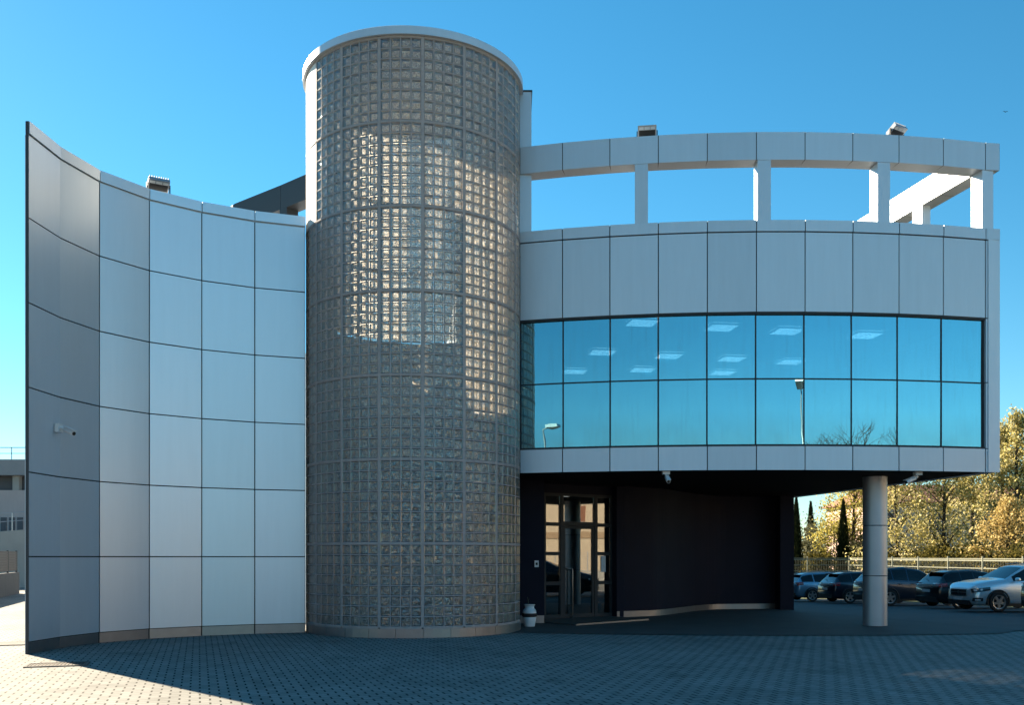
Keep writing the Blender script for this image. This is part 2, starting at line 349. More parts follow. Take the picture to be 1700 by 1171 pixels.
# ------------------------------------------------------------------ glass block tower
TX, TY, TR = -2.157, 21.23, 2.33
NS, ST = 17, 360/17.; BAR0 = 9.9
def tp_(th, r, z=None):
    p = (TX+r*math.sin(R_(th)), TY-r*math.cos(R_(th)))
    return p if z is None else (*p, z)
tow = thing('glass_tower', 'round stair tower of glass blocks with a pale cap, the tallest part of the building', 'tower', (TX, TY, 0))
def lp(th, r, z): return (r*math.sin(R_(th)), -r*math.cos(R_(th)), z)
barw = R_(1.6); BW = math.degrees(.042/TR); CP = (ST-BW)/4
pm = MB()
for c in range(4):
    t0 = BW/2+c*CP; t1 = t0+CP; j = math.degrees(.0112/TR)
    for r in range(8):
        z0 = .018+r*.203; z1 = z0+.203
        o = [(t0, z0), (t1, z0), (t1, z1), (t0, z1)]
        i1 = [(t0+j, z0+.0112), (t1-j, z0+.0112), (t1-j, z1-.0112), (t0+j, z1-.0112)]
        k = math.degrees(.0225/TR)
        i2 = [(t0+k, z0+.0225), (t1-k, z0+.0225), (t1-k, z1-.0225), (t0+k, z1-.0225)]
        for q in range(4):
            p = (q+1) % 4
            pm.face([lp(*o[q][:1], TR, o[q][1]), lp(o[p][0], TR, o[p][1]), lp(i1[p][0], TR, i1[p][1]), lp(i1[q][0], TR, i1[q][1])], 0)
            pm.face([lp(i1[q][0], TR, i1[q][1]), lp(i1[p][0], TR, i1[p][1]), lp(i2[p][0], TR-.007, i2[p][1]), lp(i2[q][0], TR-.007, i2[q][1])], 4)
            pm.face([lp(i2[q][0], TR-.0075, i2[q][1]), lp(i2[p][0], TR-.0075, i2[p][1]), lp(i2[p][0], TR-.08, i2[p][1]), lp(i2[q][0], TR-.08, i2[q][1])], 2)
        pm.face([lp(x, TR-.009, z) for x, z in i2], 1)
        pm.face([lp(x, TR-.08, z) for x, z in i2], 3)
pmesh = pm.mesh('glass_block_panel', [M['mortar'], M['block_face'], M['block_side'], M['block_back'], M['block_edge']])
rmesh = pmesh.copy(); rmesh.materials[3] = M['block_rear']
for s in range(NS):
    th = BAR0+ST*s; th = th-360 if th > 180 else th
    for lv in range(7):
        z = .2+lv*1.66
        front = -75 < th < 80
        plain = -97 < th < -60
        if plain and (lv >= 5 or th < -80): continue
        if not front and lv < (4 if th > 150 or th < -97 else 5): continue
        o = bpy.data.objects.new('glass_block_panel', pmesh if front else rmesh); C.objects.link(o); o.parent = tow
        o.location = (0, 0, z); o.rotation_euler = (0, 0, R_(th))
mu = MB()
for s in range(NS):
    th = BAR0+ST*s; th = th-360 if th > 180 else th
    if th < -76 and th > -98: continue
    front = -76 < th < 96
    w2 = BW/2
    q = [tp_(th-w2, TR+.003), tp_(th+w2, TR+.003), tp_(th+w2, TR-.085), tp_(th-w2, TR-.085)]
    mu.prism(q, .2 if front else (6.75 if th > 150 or th < -97 else 8.3), 11.83)
mu.build('mullions', M['mortar'], tow)
rb = MB()
def ringbox(mb, r0, r1, z0, z1, a0, a1, step=5., mi=0):
    n = max(1, int(round((a1-a0)/step)))
    for i in range(n):
        u, v = a0+(a1-a0)*i/n, a0+(a1-a0)*(i+1)/n
        q = [tp_(u, r1), tp_(v, r1), tp_(v, r0), tp_(u, r0)]
        mb.hexa([(x, y, z0) for x, y in q]+[(x, y, z1) for x, y in q], mi)
for lv in range(8):
    z = .2+lv*1.66; rb = MB()
    for s in range(NS):
        th = BAR0+ST*s; th = th-360 if th > 180 else th
        if lv < 5 and not -75 < th < 80: continue
        ringbox(rb, TR-.083, TR+.008, z-.018, z+.018, th+BW/2, th+ST-BW/2)
    if rb.f: rb.build('ring_joint', M['mortar'], tow)
wl = MB(); ringbox(wl, TR-.1, TR-.004, 8.53, 11.83, -96.0+BW/2, -53.6-BW/2, 3.5); ringbox(wl, TR-.1, TR-.004, .2, 8.5, -96, -74.8, 4)
wl.build('plain_wall', M['white'], tow, smooth=False)
iw = MB(); ringbox(iw, TR-.12, TR-.02, 0, 5.0, 95, 264, 5); iw.build('lower_rear_wall', M['inner_dark'], tow)
iw = MB(); ringbox(iw, TR-.12, TR-.02, 5.004, 8.4, 95, 158, 5); ringbox(iw, TR-.12, TR-.02, 5.004, 6.78, 158, 264, 5); iw.build('rear_wall', M['inner'], tow)
pb = MB()
for i in range(12):
    u = -70+13.4*i
    ringbox(pb, TR-.1, TR+.02, 0, .182, u+.1, u+13.3, 4)
pb.build('plinth', M['steel'], tow)
cb = MB(); cb.lathe((TX, TY, 11.84), [(TR-.15, 0), (TR+.07, 0), (TR+.07, .155), (TR+.05, .17), (.02, .19)], 96, 0)
cb.build('cap', M['clad'], tow, angle=40)
q = MB(); q.lathe((TX, TY, 11.79), [(.02, 0), (TR-.13, 0)], 48, cap=False); q.build('ceiling', mat('white_ceiling', (.8, .78, .74), .9), tow)
M['white_floor'] = mat('white_inner', (.75, .71, .66), .8)
q = MB(); ringbox(q, TR-.15, TR-.125, 5.3, 8.46, 95, 158, 5); q.build('upper_lining', M['white_floor'], tow)
fl = MB()
for z in (3.4,): fl = MB(); fl.lathe((TX, TY, z), [(TR-.13, 0), (TR-.13, .22)], 48); fl.build('floor_slab', M['inner_dark'], tow)
stp = MB()
for i in range(60):                                # spiral stair seen dimly through the blocks
    a = i*19.; z = .15+i*.17
    q = [tp_(a, .3), tp_(a+20, .3), tp_(a+20, 1.5), tp_(a, 1.5)]
    if z < 4.2: stp.prism([tp_(a, .25), tp_(a, 1.45), tp_(a+20, 1.45), tp_(a+20, .25)], z, z+.06)
stp.lathe((TX, TY, 0), [(.12, 0), (.12, 4.4)], 16)
stp.build('spiral_stair', M['inner_dark'], tow)

# ------------------------------------------------------------------ office building
JT = [-16.1]+[-13.35+2.966*k for k in range(10)]
JP = [arc(a) for a in JT]; CORN = (10.67, 21.08); REAR = (8.83, 30.3)
off = thing('office_building', 'silver clad office with bowed upper storey and blue mirrored windows over a dark entrance', 'building', (5.7, 26, 0))
ALLP = JP+[CORN]
b = MB(); cp = MB(); sp_ = MB(); bk = MB(); bk2 = MB()
for i in range(11):
    a, c = ALLP[i], ALLP[i+1]
    last = i == 10
    b.slab(a, c, 6.825, 8.51, -.03, random.uniform(-.002, .002), .011)
    cp.slab(a, c, 8.535, 8.77, -.05, .02, .010)
    sp_.slab(a, c, 3.45, 3.955, -.03, random.uniform(-.002, .002), .011)
    bk.slab(a, c, 6.87, 8.767, -.3, -.034); bk2.slab(a, c, 3.47, 3.94, -.3, -.034)
b.slab(ALLP[10], CORN, 3.975, 5.395, -.2, 0, .011); b.slab(ALLP[10], CORN, 5.415, 6.8, -.2, 0, .011)
b.build('wall_panels', M['clad'], off); cp.build('parapet_coping', M['clad'], off); sp_.build('spandrel', M['clad'], off); bk.build('panel_backing', M['joint'], off); bk2.build('panel_backing', M['joint'], off)
fr = MB()
for i in range(10):
    a, c = ALLP[i], ALLP[i+1]
    fr.slab(a, c, 6.775, 6.868, -.16, -.02); fr.slab(a, c, 3.945, 4.0, -.16, -.012); fr.slab(a, c, 5.39, 5.42, -.16, -.072)
for i in range(11):
    x, y = JP[i]; nx, ny = (x-FC[0])/FR, (y-FC[1])/FR; ux, uy = -ny, nx
    h = .015 if i < 10 else .04
    q = [(x+ux*s*h+nx*o, y+uy*s*h+ny*o) for s, o in ((-1, -.07), (1, -.07), (1, -.18), (-1, -.18))]
    fr.prism(q, 4.0, 6.775)
fr.build('window_frame', M['dark_frame'], off)
for i in range(10):
    a, c = ALLP[i], ALLP[i+1]
    for z0, z1 in ((4.002, 5.388), (5.422, 6.773)):
        p = MB(); ta, tb = random.uniform(-.0035, .0035), random.uniform(-.0035, .0035)
        ex, ey = c[0]-a[0], c[1]-a[1]; l_ = math.hypot(ex, ey); nx, ny = ey/l_, -ex/l_
        p.slab((a[0]+nx*ta, a[1]+ny*ta), (c[0]-nx*ta, c[1]-ny*ta), z0, z1, -.092, -.082, .02)
        p.v = [(x+nx*tb*((z-z0)/(z1-z0)-.5)*2, y+ny*tb*((z-z0)/(z1-z0)-.5)*2, z) for x, y, z in p.v]
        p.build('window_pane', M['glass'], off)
# floor, roof and the walls one does not see
tback = [tp_(a, TR+.02) for a in range(154, 94, -6)]
foot = [arc(a, 19.9) for a in [-15.9+1.9*i for i in range(16)]]+[(10.55, 21.3), REAR, (8.2, 66), (-6, 68)]+tback
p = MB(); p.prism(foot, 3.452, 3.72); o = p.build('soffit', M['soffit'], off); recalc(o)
p = MB(); p.prism(foot, 6.86, 8.3); o = p.build('roof_slab', [M['inner']], off); recalc(o)
p = MB(); p.prism(foot, 8.304, 8.34); o = p.build('roof_deck', M['roofing'], off); recalc(o)
sw = MB(); bw = [CORN, REAR, (8.2, 66), (-6, 68), (-1.25, 23.5)]
for k, (a, c) in enumerate(zip(bw, bw[1:])):
    sw.slab(c, a, 3.45 if k < 2 else 0, 8.77, .0, .28)
o = sw.build('side_walls', M['clad'], off)
lw = MB(); lw.prism([(-6.3, 68), (-10.5, 68), (-12, 31), (-7, 24.95), (-4.3, 22.6)]+[tp_(a, TR+.02) for a in range(232, 156, -6)], 0, 6.5); recalc(lw.build('low_wing', M['clad'], off))
iw = MB(); iw.slab((-.5, 29.5), (8.6, 30.0), 3.73, 6.85, 0, .15); iw.build('inner_wall', M['inner'], off)
# ground floor wall, its base strip, and the pier at the end
gw = [(.05, 21.9), (.05, 23.1), (.77, 23.1), (.80, 24.3)]
gw2 = [(2.66, 25.55), (2.75, 25.28), (3.385, 25.62), (4.01, 26.1), (4.77, 27.3), (5.47, 28.4), (6.16, 29.1), (7.15, 29.36), (8.06, 29.54)]
def smoothline(pts, k=6):
    out = []
    for i in range(len(pts)-1):
        p0, p1, p2, p3 = pts[max(i-1, 0)], pts[i], pts[i+1], pts[min(i+2, len(pts)-1)]
        for j in range(k):
            u = j/k
            out.append(tuple(.5*(2*p1[q]+(p2[q]-p0[q])*u+(2*p0[q]-5*p1[q]+4*p2[q]-p3[q])*u*u+(3*p1[q]-p0[q]-3*p2[q]+p3[q])*u**3) for q in (0, 1)))
    return out+[pts[-1]]
g = MB()
for a, c in list(zip(gw, gw[1:]))+[(gw2[0], gw2[1])]: g.slab(a, c, 0, 3.452, -.2, 0)
sm = smoothline(gw2[1:])
for a, c in zip(sm, sm[1:]): g.slab(a, c, 0, 3.452, -.25, 0)
g.prism([(8.06, 28.95), (8.47, 28.95), (8.5, 33), (8.1, 33)], -.5, 3.452)
for a, c in (((8.5, 33), (8.3, 66)),): g.slab(a, c, -1, 3.452, -.2, 0)
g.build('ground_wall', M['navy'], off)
st_ = MB()
for a, c in zip(sm, sm[1:]): st_.slab(a, c, .0, .165, .001, .012)
st_.build('base_strip', M['steel'], off, angle=30)
st_ = MB(); st_.slab((.07, 23.1), (.77, 23.1), .0, .19, .001, .012); st_.build('base_strip', M['steel'], off)
lb = MB(); lb.box(-3.5, 8.0, 33, 33.2, 0, 3.45); lb.build('lobby_wall', M['inner_dark'], off)
# entrance door set
D0, D1 = Vector((.80, 24.3)), Vector((2.63, 25.50)); du = (D1-D0); DW = du.length; du /= DW
def dp(u): return tuple(D0+du*u)
df = MB()
def bar(mb, u0, u1, z0, z1, o0=-.06, o1=.03): mb.slab(dp(u0), dp(u1), z0, z1, o0, o1)
cols = [0, .50, .58, 1.57, 1.66, DW]
DH = 3.22
bar(df, 0, .05, 0, DH); bar(df, DW-.05, DW, 0, DH); bar(df, .50, .60, 0, DH, -.06, .035); bar(df, 1.60, 1.70, 0, DH, -.06, .035)
bar(df, .05, .5, DH-.07, DH); bar(df, .6, 1.6, DH-.07, DH); bar(df, 1.7, DW-.05, DH-.07, DH)
for u0, u1 in ((.05, .5), (1.7, DW-.05)):
    for z in (2.43, 1.68, .92): bar(df, u0, u1, z-.045, z+.045, -.055, .028)
    bar(df, u0, u1, 0, .12)
bar(df, .6, 1.6, 2.40, 2.50, -.055, .028)
df.build('door_frame', M['dark_frame'], off)
dl = MB(); bar(dl, .605, .665, .01, 2.39, -.05, .02); bar(dl, 1.535, 1.595, .01, 2.39, -.05, .02); bar(dl, .665, 1.535, .01, .13, -.05, .02); bar(dl, .665, 1.535, 2.32, 2.39, -.05, .02)
door = dl.build('door', M['dark_frame'], off)
pg = MB(); bar(pg, .665, 1.535, .13, 2.32, -.02, -.01); pg.build('door_pane', M['door_glass'], door)
hn = MB(); n2 = Vector((du.y, -du.x))
def hp(u, z, o): q = D0+du*u+n2*o; return (q.x, q.y, z)
hn.tube([hp(.66, 1.30, .03), hp(.66, 1.30, .09), hp(.80, 1.30, .1), hp(.83, 1.27, .1), hp(.83, .10, .1), hp(.83, .07, .06), hp(.83, .07, .0)], .018, 8)
hn.build('handle', M['steel'], door, smooth=True)
for u0, u1 in ((.05, .5), (1.7, DW-.05)):
    for z0, z1 in ((.12, .875), (.965, 1.635), (1.725, 2.385), (2.475, DH-.07)):
        q = MB(); bar(q, u0, u1, z0, z1, -.02, -.01); q.build('sidelight_pane', M['door_glass'], off)
q = MB(); bar(q, .6, 1.6, 2.5, DH-.07, -.02, -.01); q.build('transom_pane', M['door_glass'], off)
q = MB(); bar(q, -.02, DW+.1, DH, 3.452, -.1, .02); q.build('door_header', M['navy'], off)
# low step in front of the doors
q = MB(); q.prism([(.80, 23.12), (1.47, 22.26), (3.41, 24.15), (2.75, 25.2), (2.63, 25.50), (.80, 24.3)], 0, .035)
q.build('door_step', M['apron'], off)
q = MB(); q.slab((1.47, 22.26), (3.41, 24.15), 0, .045, 0, .02); q.build('step_edge', M['steel'], off)
# round column
CX, CY = 8.41, 22.33
q = MB()
for z0, z1 in ((0, 1.152), (1.166, 2.312), (2.326, 3.452)): q.lathe((CX, CY, 0), [(.266, z0), (.27, z0+.004), (.27, z1-.004), (.266, z1)], 48)
colm = q.build('column', M['column_metal'], off, angle=30)
q = MB(); q.lathe((CX, CY, 0), [(.262, .01), (.262, 3.44)], 32); q.build('column_core', M['joint'], colm)
# roof frame: ring beam, posts, side beam
rb = MB(); rc = MB()
for i in range(11):
    a, c = ALLP[i], ALLP[i+1]
    rb.slab(a, c, 10.06, 10.65, -.42, 0, .009); rc.slab(a, c, 10.062, 10.648, -.418, -.008)
si = Vector((REAR[0]-CORN[0], REAR[1]-CORN[1])); sl_ = si.length; si /= sl_
def sd(u): return (CORN[0]+si.x*u, CORN[1]+si.y*u)
for u0, u1 in ((.43, 1.55), (1.55, 3.0), (3.0, 4.45), (4.45, 5.9), (5.9, 7.4), (7.4, sl_)):
    rb.slab(sd(u0), sd(u1), 10.06, 10.65, 0, -.42 if False else -.40, .008); rc.slab(sd(u0), sd(u1), 10.062, 10.648, -.006, -.394)
RL = [(-4.1, 22.36), (-5.5, 23.6), (-7, 24.85), (-8.6, 27), (-10.2, 29.3), (-11.6, 31.2)]
rr = MB(); rc2 = MB()
for a, c in zip(RL, RL[1:]):
    rr.slab(c, a, 10.06, 10.65, -.2, .2, .008); rc2.slab(c, a, 10.07, 10.64, -.19, .19)
# slab() puts "outward" on the right of a->b; both lines above are closed boxes so either way is fine
o = rb.build('ring_beam', M['clad'], off); recalc(o)
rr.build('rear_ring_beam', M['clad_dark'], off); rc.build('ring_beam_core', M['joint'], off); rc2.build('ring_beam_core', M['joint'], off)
for a in (-8.45, -1.0, 6.45, 13.55):
    q = MB(); h = math.degrees(.14/FR)
    q.prism([arc(a-h, 19.985), arc(a+h, 19.985), arc(a+h, 19.63), arc(a-h, 19.63)], 8.772, 10.058); q.build('roof_post', M['clad'], off)
for u in (2.2, 2.2+4.4):
    q = MB(); q.slab(sd(u), sd(u+.39), 8.772, 10.058, -.39, -.17); q.build('roof_post', M['clad'], off)
for (x, y) in ((-5.44, 23.5), (-6.9, 24.75), (-4.4, 22.65)):
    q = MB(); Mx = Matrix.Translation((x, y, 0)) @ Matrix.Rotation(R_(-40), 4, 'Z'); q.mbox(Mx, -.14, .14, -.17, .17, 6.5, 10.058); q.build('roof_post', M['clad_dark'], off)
q = MB()
for a, c in zip(RL[1:], RL[2:]): q.slab(c, a, 6.5, 6.75, -.15, .15)
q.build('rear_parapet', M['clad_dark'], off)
q = MB(); q.box(.12, .43, 21.32, 22.3, 8.34, 11.9); q.build('stair_pier', M['clad'], off)
q = MB(); q.box(.10, .45, 21.30, 22.32, 11.9, 11.93); q.build('pier_cap', M['dark_frame'], off)

# lights seen through the glazing
def clight(px, py):
    s = (925-py)/1600; y = (6.80-1.6)/s; x = (px-850)/1600*y
    q = MB(); Mx = Matrix.Translation((x, y, 6.8)) @ Matrix.Rotation(R_(8), 4, 'Z'); q.mbox(Mx, -.3, .3, -.3, .3, 0, .03)
    fx, fy = Mx.to_translation().x, Mx.to_translation().y
    o = thing('ceiling_light', 'square lit ceiling panel seen through the blue window band', 'ceiling light', (x, y, 6.83), 0, 'ceiling lights inside the upper office')
    q.build('diffuser', M['glow'], o)
    f = MB()
    for x0, x1, y0, y1 in ((-.33, .33, -.33, -.302), (-.33, .33, .302, .33), (-.33, -.302, -.302, .302), (.302, .33, -.302, .302)): f.mbox(Mx, x0, x1, y0, y1, .0, .035)
    f.build('frame', M['white_pl'], o)
for px, py in ((1066, 537), (1000, 586), (954, 618), (1067, 615), (1110, 592), (1197, 545), (1215, 597), (1200, 620), (1307, 551), (1313, 602), (1436, 558)): clight(px, py)
q = MB(); q.box(1.55, 1.85, 28.7, 28.85, 3.40, 3.45); tag(q.build('lobby_light', M['glow']), 'small lit white ceiling lamp behind the glass above the entrance door', 'ceiling light')

# ------------------------------------------------------------------ fittings
def floodlight(loc, rz, tilt, label, scale=1.05):
    o = thing('floodlight', label, 'floodlight', loc, rz, 'floodlights on the roof edges')
    Mx = Matrix.Translation((0, 0, .16*scale)) @ Matrix.Rotation(R_(tilt), 4, 'X') @ Matrix.Scale(scale, 4)
    def put(mb, name, m):
        mb.xf(Mx); me = mb.mesh(name, m); x = bpy.data.objects.new(name, me); C.objects.link(x); x.parent = o; return x
    h = MB(); h.box(-.19, .19, -.03, .04, -.13, .13)
    for i in range(9): h.box(-.17+i*.0415, -.158+i*.0415, .042, .075, -.12, .135)
    put(h, 'housing', M['grey_metal'])
    l = MB(); l.box(-.165, .165, -.034, -.031, -.105, .035); put(l, 'lens', M['black'])
    r = MB(); r.box(-.165, -.07, -.036, -.031, .045, .1); r.box(-.055, .055, -.036, -.031, .045, .1); r.box(.07, .165, -.036, -.031, .045, .1); put(r, 'reflector', M['white_pl'])
    k = MB(); k.box(-.215, -.195, -.012, .02, -.17, .0); k.box(.195, .215, -.012, .02, -.17, .0); k.box(-.215, .215, -.012, .02, -.185, -.17)
    kk = k.mesh('bracket', M['black']); 
    k.xf(Matrix.Translation((0, 0, .185*scale)) @ Matrix.Scale(scale, 4)); kk = k.mesh('bracket', M['black']); x = bpy.data.objects.new('bracket', kk); C.objects.link(x); x.parent = o
    return o
p = arc(-8.1, 19.8); floodlight((p[0], p[1], 10.65), R_(-8), 22, 'dark square floodlight facing forward on the ring beam near the tower')
p = arc(7.6, 19.8); floodlight((p[0], p[1], 10.65), R_(32), 55, 'sunlit tilted floodlight on the ring beam near its right end')
floodlight((-6.97, 19.0, 8.77), R_(30), 58, 'tilted floodlight on top of the concave silver wall')
q = MB(); x, y = arc(-7.0, 19.8); q.box(x-.05, x+.05, y-.03, y+.03, 10.65, 10.68)
tag(q.build('cable_box', M['black']), 'tiny dark cable box on the ring beam beside the forward floodlight', 'box')

def bullet_cam(label, mount, mdir, elbow, tip):
    o = thing('security_camera', label, 'security camera', mount, 0, 'white security cameras on the building')
    m0 = Vector(mount); el = Vector(elbow); tp2 = Vector(tip); ax = (tp2-el).normalized()
    q = MB()
    mz = Vector(mdir).normalized(); rot = mz.to_track_quat('Z', 'Y').to_matrix().to_4x4(); rot.translation = m0
    q.mbox(rot, -.075, .075, -.075, .075, 0, .07); q.build('mount', M['white_pl'], o)
    q = MB(); q.tube([m0+mz*.06, m0+mz*.1, el+ax*.02], [.03, .026, .026], 10); q.build('arm', M['white_pl'], o, smooth=True)
    q = MB(); rr = .042
    q.tube([el-ax*.02, el, tp2-ax*.02, tp2], [.025, rr, rr, rr*.95], 14); q.build('camera_body', M['white_pl'], o, angle=40)
    q = MB(); q.tube([tp2-ax*.004, tp2+ax*.006], [.032, .032], 14); q.build('lens', M['black'], o)
    q = MB(); up = Vector((0, 0, 1)); sd_ = ax.cross(up).normalized(); u2 = sd_.cross(ax)
    a0, a1 = el+u2*.05, tp2+ax*.035+u2*.05
    q.hexa([a0-sd_*.04, a0+sd_*.04, a1+sd_*.04, a1-sd_*.04]+[v+u2*.008 for v in (a0-sd_*.04, a0+sd_*.04, a1+sd_*.04, a1-sd_*.04)]); q.build('sun_shield', M['white_pl'], o)
    return o
bullet_cam('white bullet security camera on the dark end of the concave wall', (-7.885, 16.70, 3.83), (1, -.1, 0), (-7.72, 16.64, 3.80), (-7.50, 16.50, 3.71))
bullet_cam('white security camera under the overhang above the entrance, lens facing forward', (3.33, 20.85, 3.45), (0, 0, -1), (3.34, 20.83, 3.32), (3.35, 20.62, 3.21))
bullet_cam('white security camera under the overhang right of the column, pointing left', (8.86, 21.05, 3.45), (0, 0, -1), (8.78, 21.0, 3.31), (8.55, 20.9, 3.22))

o = thing('intercom', 'small pale intercom panel on the dark wall left of the entrance', 'intercom', (.59, 23.09, 1.43))
q = MB(); q.box(.54, .64, 23.06, 23.087, 1.35, 1.51); q.build('panel', M['white_pl'], o)
q = MB(); q.box(.565, .615, 23.055, 23.061, 1.40, 1.46); q.build('button', M['black'], o)
q = MB(); q.slab(dp(1.84), dp(1.99), 1.2, 1.62, .0, .006); tag(q.build('notice', mat('notice_paper', (.55, .62, .68), .6, var=.25, vscale=14)), 'pale paper notice stuck on the glass right of the door', 'notice')

o = thing('plant_urn', 'white ceramic urn standing in a white pot at the foot of the tower', 'urn', (.40, 22.0, 0))
q = MB(); q.lathe((.40, 22.0, 0), [(.115, 0), (.12, .01), (.155, .21), (.15, .225)], 28); q.build('pot', M['white_pl'], o, angle=40)
q = MB(); q.lathe((.40, 22.0, 0), [(.15, .226), (.175, .25), (.175, .29), (.165, .31)], 28); q.build('dark_band', mat('dark_soil_band', (.02, .012, .012), .8), o, angle=40)
q = MB(); q.lathe((.40, 22.0, 0), [(.155, .305), (.16, .33), (.145, .38), (.115, .415), (.105, .43), (.108, .475), (.13, .5), (.125, .51)], 28); q.build('urn', M['white_pl'], o, angle=50)
q = MB(); q.tube([(.38, 22, .5), (.37, 21.98, .6), (.35, 21.97, .68)], [.008, .006, .003], 5); q.tube([(.37, 21.98, .58), (.39, 21.97, .64)], [.005, .003], 5); q.build('stem', mat('dry_stem', (.12, .12, .07), .8), o)

def grate(name, label, cat, cx, cy, rz, wx, wy, bars):
    o = thing(name, label, cat, (cx, cy, 0), 0); Mx = Matrix.Translation((cx, cy, 0)) @ Matrix.Rotation(rz, 4, 'Z')
    q = MB(); f = .04
    for x0, x1, y0, y1 in ((-wx, wx, -wy, -wy+f), (-wx, wx, wy-f, wy), (-wx, -wx+f, -wy+f, wy-f), (wx-f, wx, -wy+f, wy-f)): q.mbox(Mx, x0, x1, y0, y1, -.003, .012)
    q.build('frame', mat('dull_iron', (.10, .095, .09), .9), o)
    q = MB(); q.mbox(Mx, -wx+f, wx-f, -wy+f, wy-f, -.003, .002); q.build('pit', M['black'], o)
    q = MB()
    if bars:
        n = int((2*wx-2*f)/.05)
        for i in range(n): q.mbox(Mx, -wx+f+.012+i*.05, -wx+f+.036+i*.05, -wy+f, wy-f, .002, .009)
        q.build('bars', mat('rusty_iron', (.07, .05, .04), .8, 0, var=.3), o)
    else:
        q.mbox(Mx, -wx+f, wx-f, -wy+f, wy-f, .002, .010); q.build('cover', mat('dark_cover', (.10, .095, .09), .9, var=.3), o)
    return o
grate('drain_grate', 'rusty iron drain grate half in shadow beside the concave wall end', 'drain grate', -6.72, 14.25, R_(18), .42, .26, True)
grate('manhole_cover', 'square manhole cover in the sunlit paving left of the wall', 'manhole cover', -9.35, 17.6, R_(18), .45, .35, False)
for i, (px, py, l, a) in enumerate(((1513, 1043.5, .32, 0), (1424, 1026.5, .9, -25))):
    y = 2560/(py-925); x = (px-850)/1600*y
    q = MB(); Mx = Matrix.Translation((x, y, .008)) @ Matrix.Rotation(R_(a), 4, 'Z'); q.face([Mx @ Vector(v) for v in ((-l/2, -.05, 0), (l/2, -.05, 0), (l/2, .05, 0), (-l/2, .05, 0))]); struct(q.build('line_marking', M['line']))

# ------------------------------------------------------------------ cars
def lerp_tab(tab, x):
    if x >= tab[0][0]: return tab[0][1:]
    for p, n in zip(tab, tab[1:]):
        if x >= n[0]:
            u = (p[0]-x)/(p[0]-n[0]); return tuple(a+(b_-a)*u for a, b_ in zip(p[1:], n[1:]))
    return tab[-1][1:]
def smooth_tab(tab, x, r=.06):
    acc = None; n = 5
    for k in range(n):
        q = lerp_tab(tab, min(max(x+r*(k-(n-1)/2)/((n-1)/2), tab[-1][0]), tab[0][0]))
        acc = q if acc is None else tuple(a+b_ for a, b_ in zip(acc, q))
    return tuple(a/n for a in acc)
# columns: x, sill z, belt z, half width, top z, half width at top
SUV = [(2.14, .42, .60, .50, .70, .44), (2.10, .30, .66, .72, .82, .62), (1.95, .24, .78, .84, .95, .72), (1.5, .22, .92, .89, 1.04, .76), (.92, .22, 1.02, .90, 1.11, .76), (.15, .22, 1.04, .90, 1.53, .62), (-.5, .22, 1.06, .90, 1.62, .62), (-1.35, .22, 1.10, .90, 1.57, .59), (-1.72, .24, 1.10, .89, 1.46, .57), (-2.02, .28, 1.06, .86, 1.10, .68), (-2.11, .32, .98, .82, 1.02, .68), (-2.15, .40, .80, .74, .90, .62)]
HATCH = [(2.05, .40, .55, .50, .62, .44), (2.0, .28, .60, .72, .74, .62), (1.85, .2, .72, .82, .86, .70), (1.4, .19, .86, .87, .96, .74), (.85, .19, .94, .88, 1.02, .74), (.1, .19, .96, .88, 1.38, .60), (-.5, .19, .98, .88, 1.46, .60), (-1.3, .19, 1.0, .88, 1.42, .57), (-1.62, .2, 1.0, .87, 1.34, .55), (-1.92, .24, .98, .84, 1.0, .66), (-2.0, .28, .9, .80, .93, .66), (-2.04, .38, .72, .72, .82, .6)]
WAGON = [(2.36, .40, .55, .52, .64, .44), (2.3, .28, .62, .74, .76, .62), (2.12, .2, .74, .85, .88, .72), (1.6, .19, .88, .90, .98, .76), (1.0, .19, .95, .91, 1.04, .76), (.2, .19, .97, .91, 1.40, .62), (-.5, .19, .98, .91, 1.48, .62), (-1.6, .19, 1.0, .91, 1.43, .58), (-2.0, .2, 1.0, .90, 1.34, .56), (-2.28, .24, .98, .87, 1.0, .70), (-2.34, .28, .9, .83, .94, .68), (-2.38, .38, .74, .74, .82, .6)]
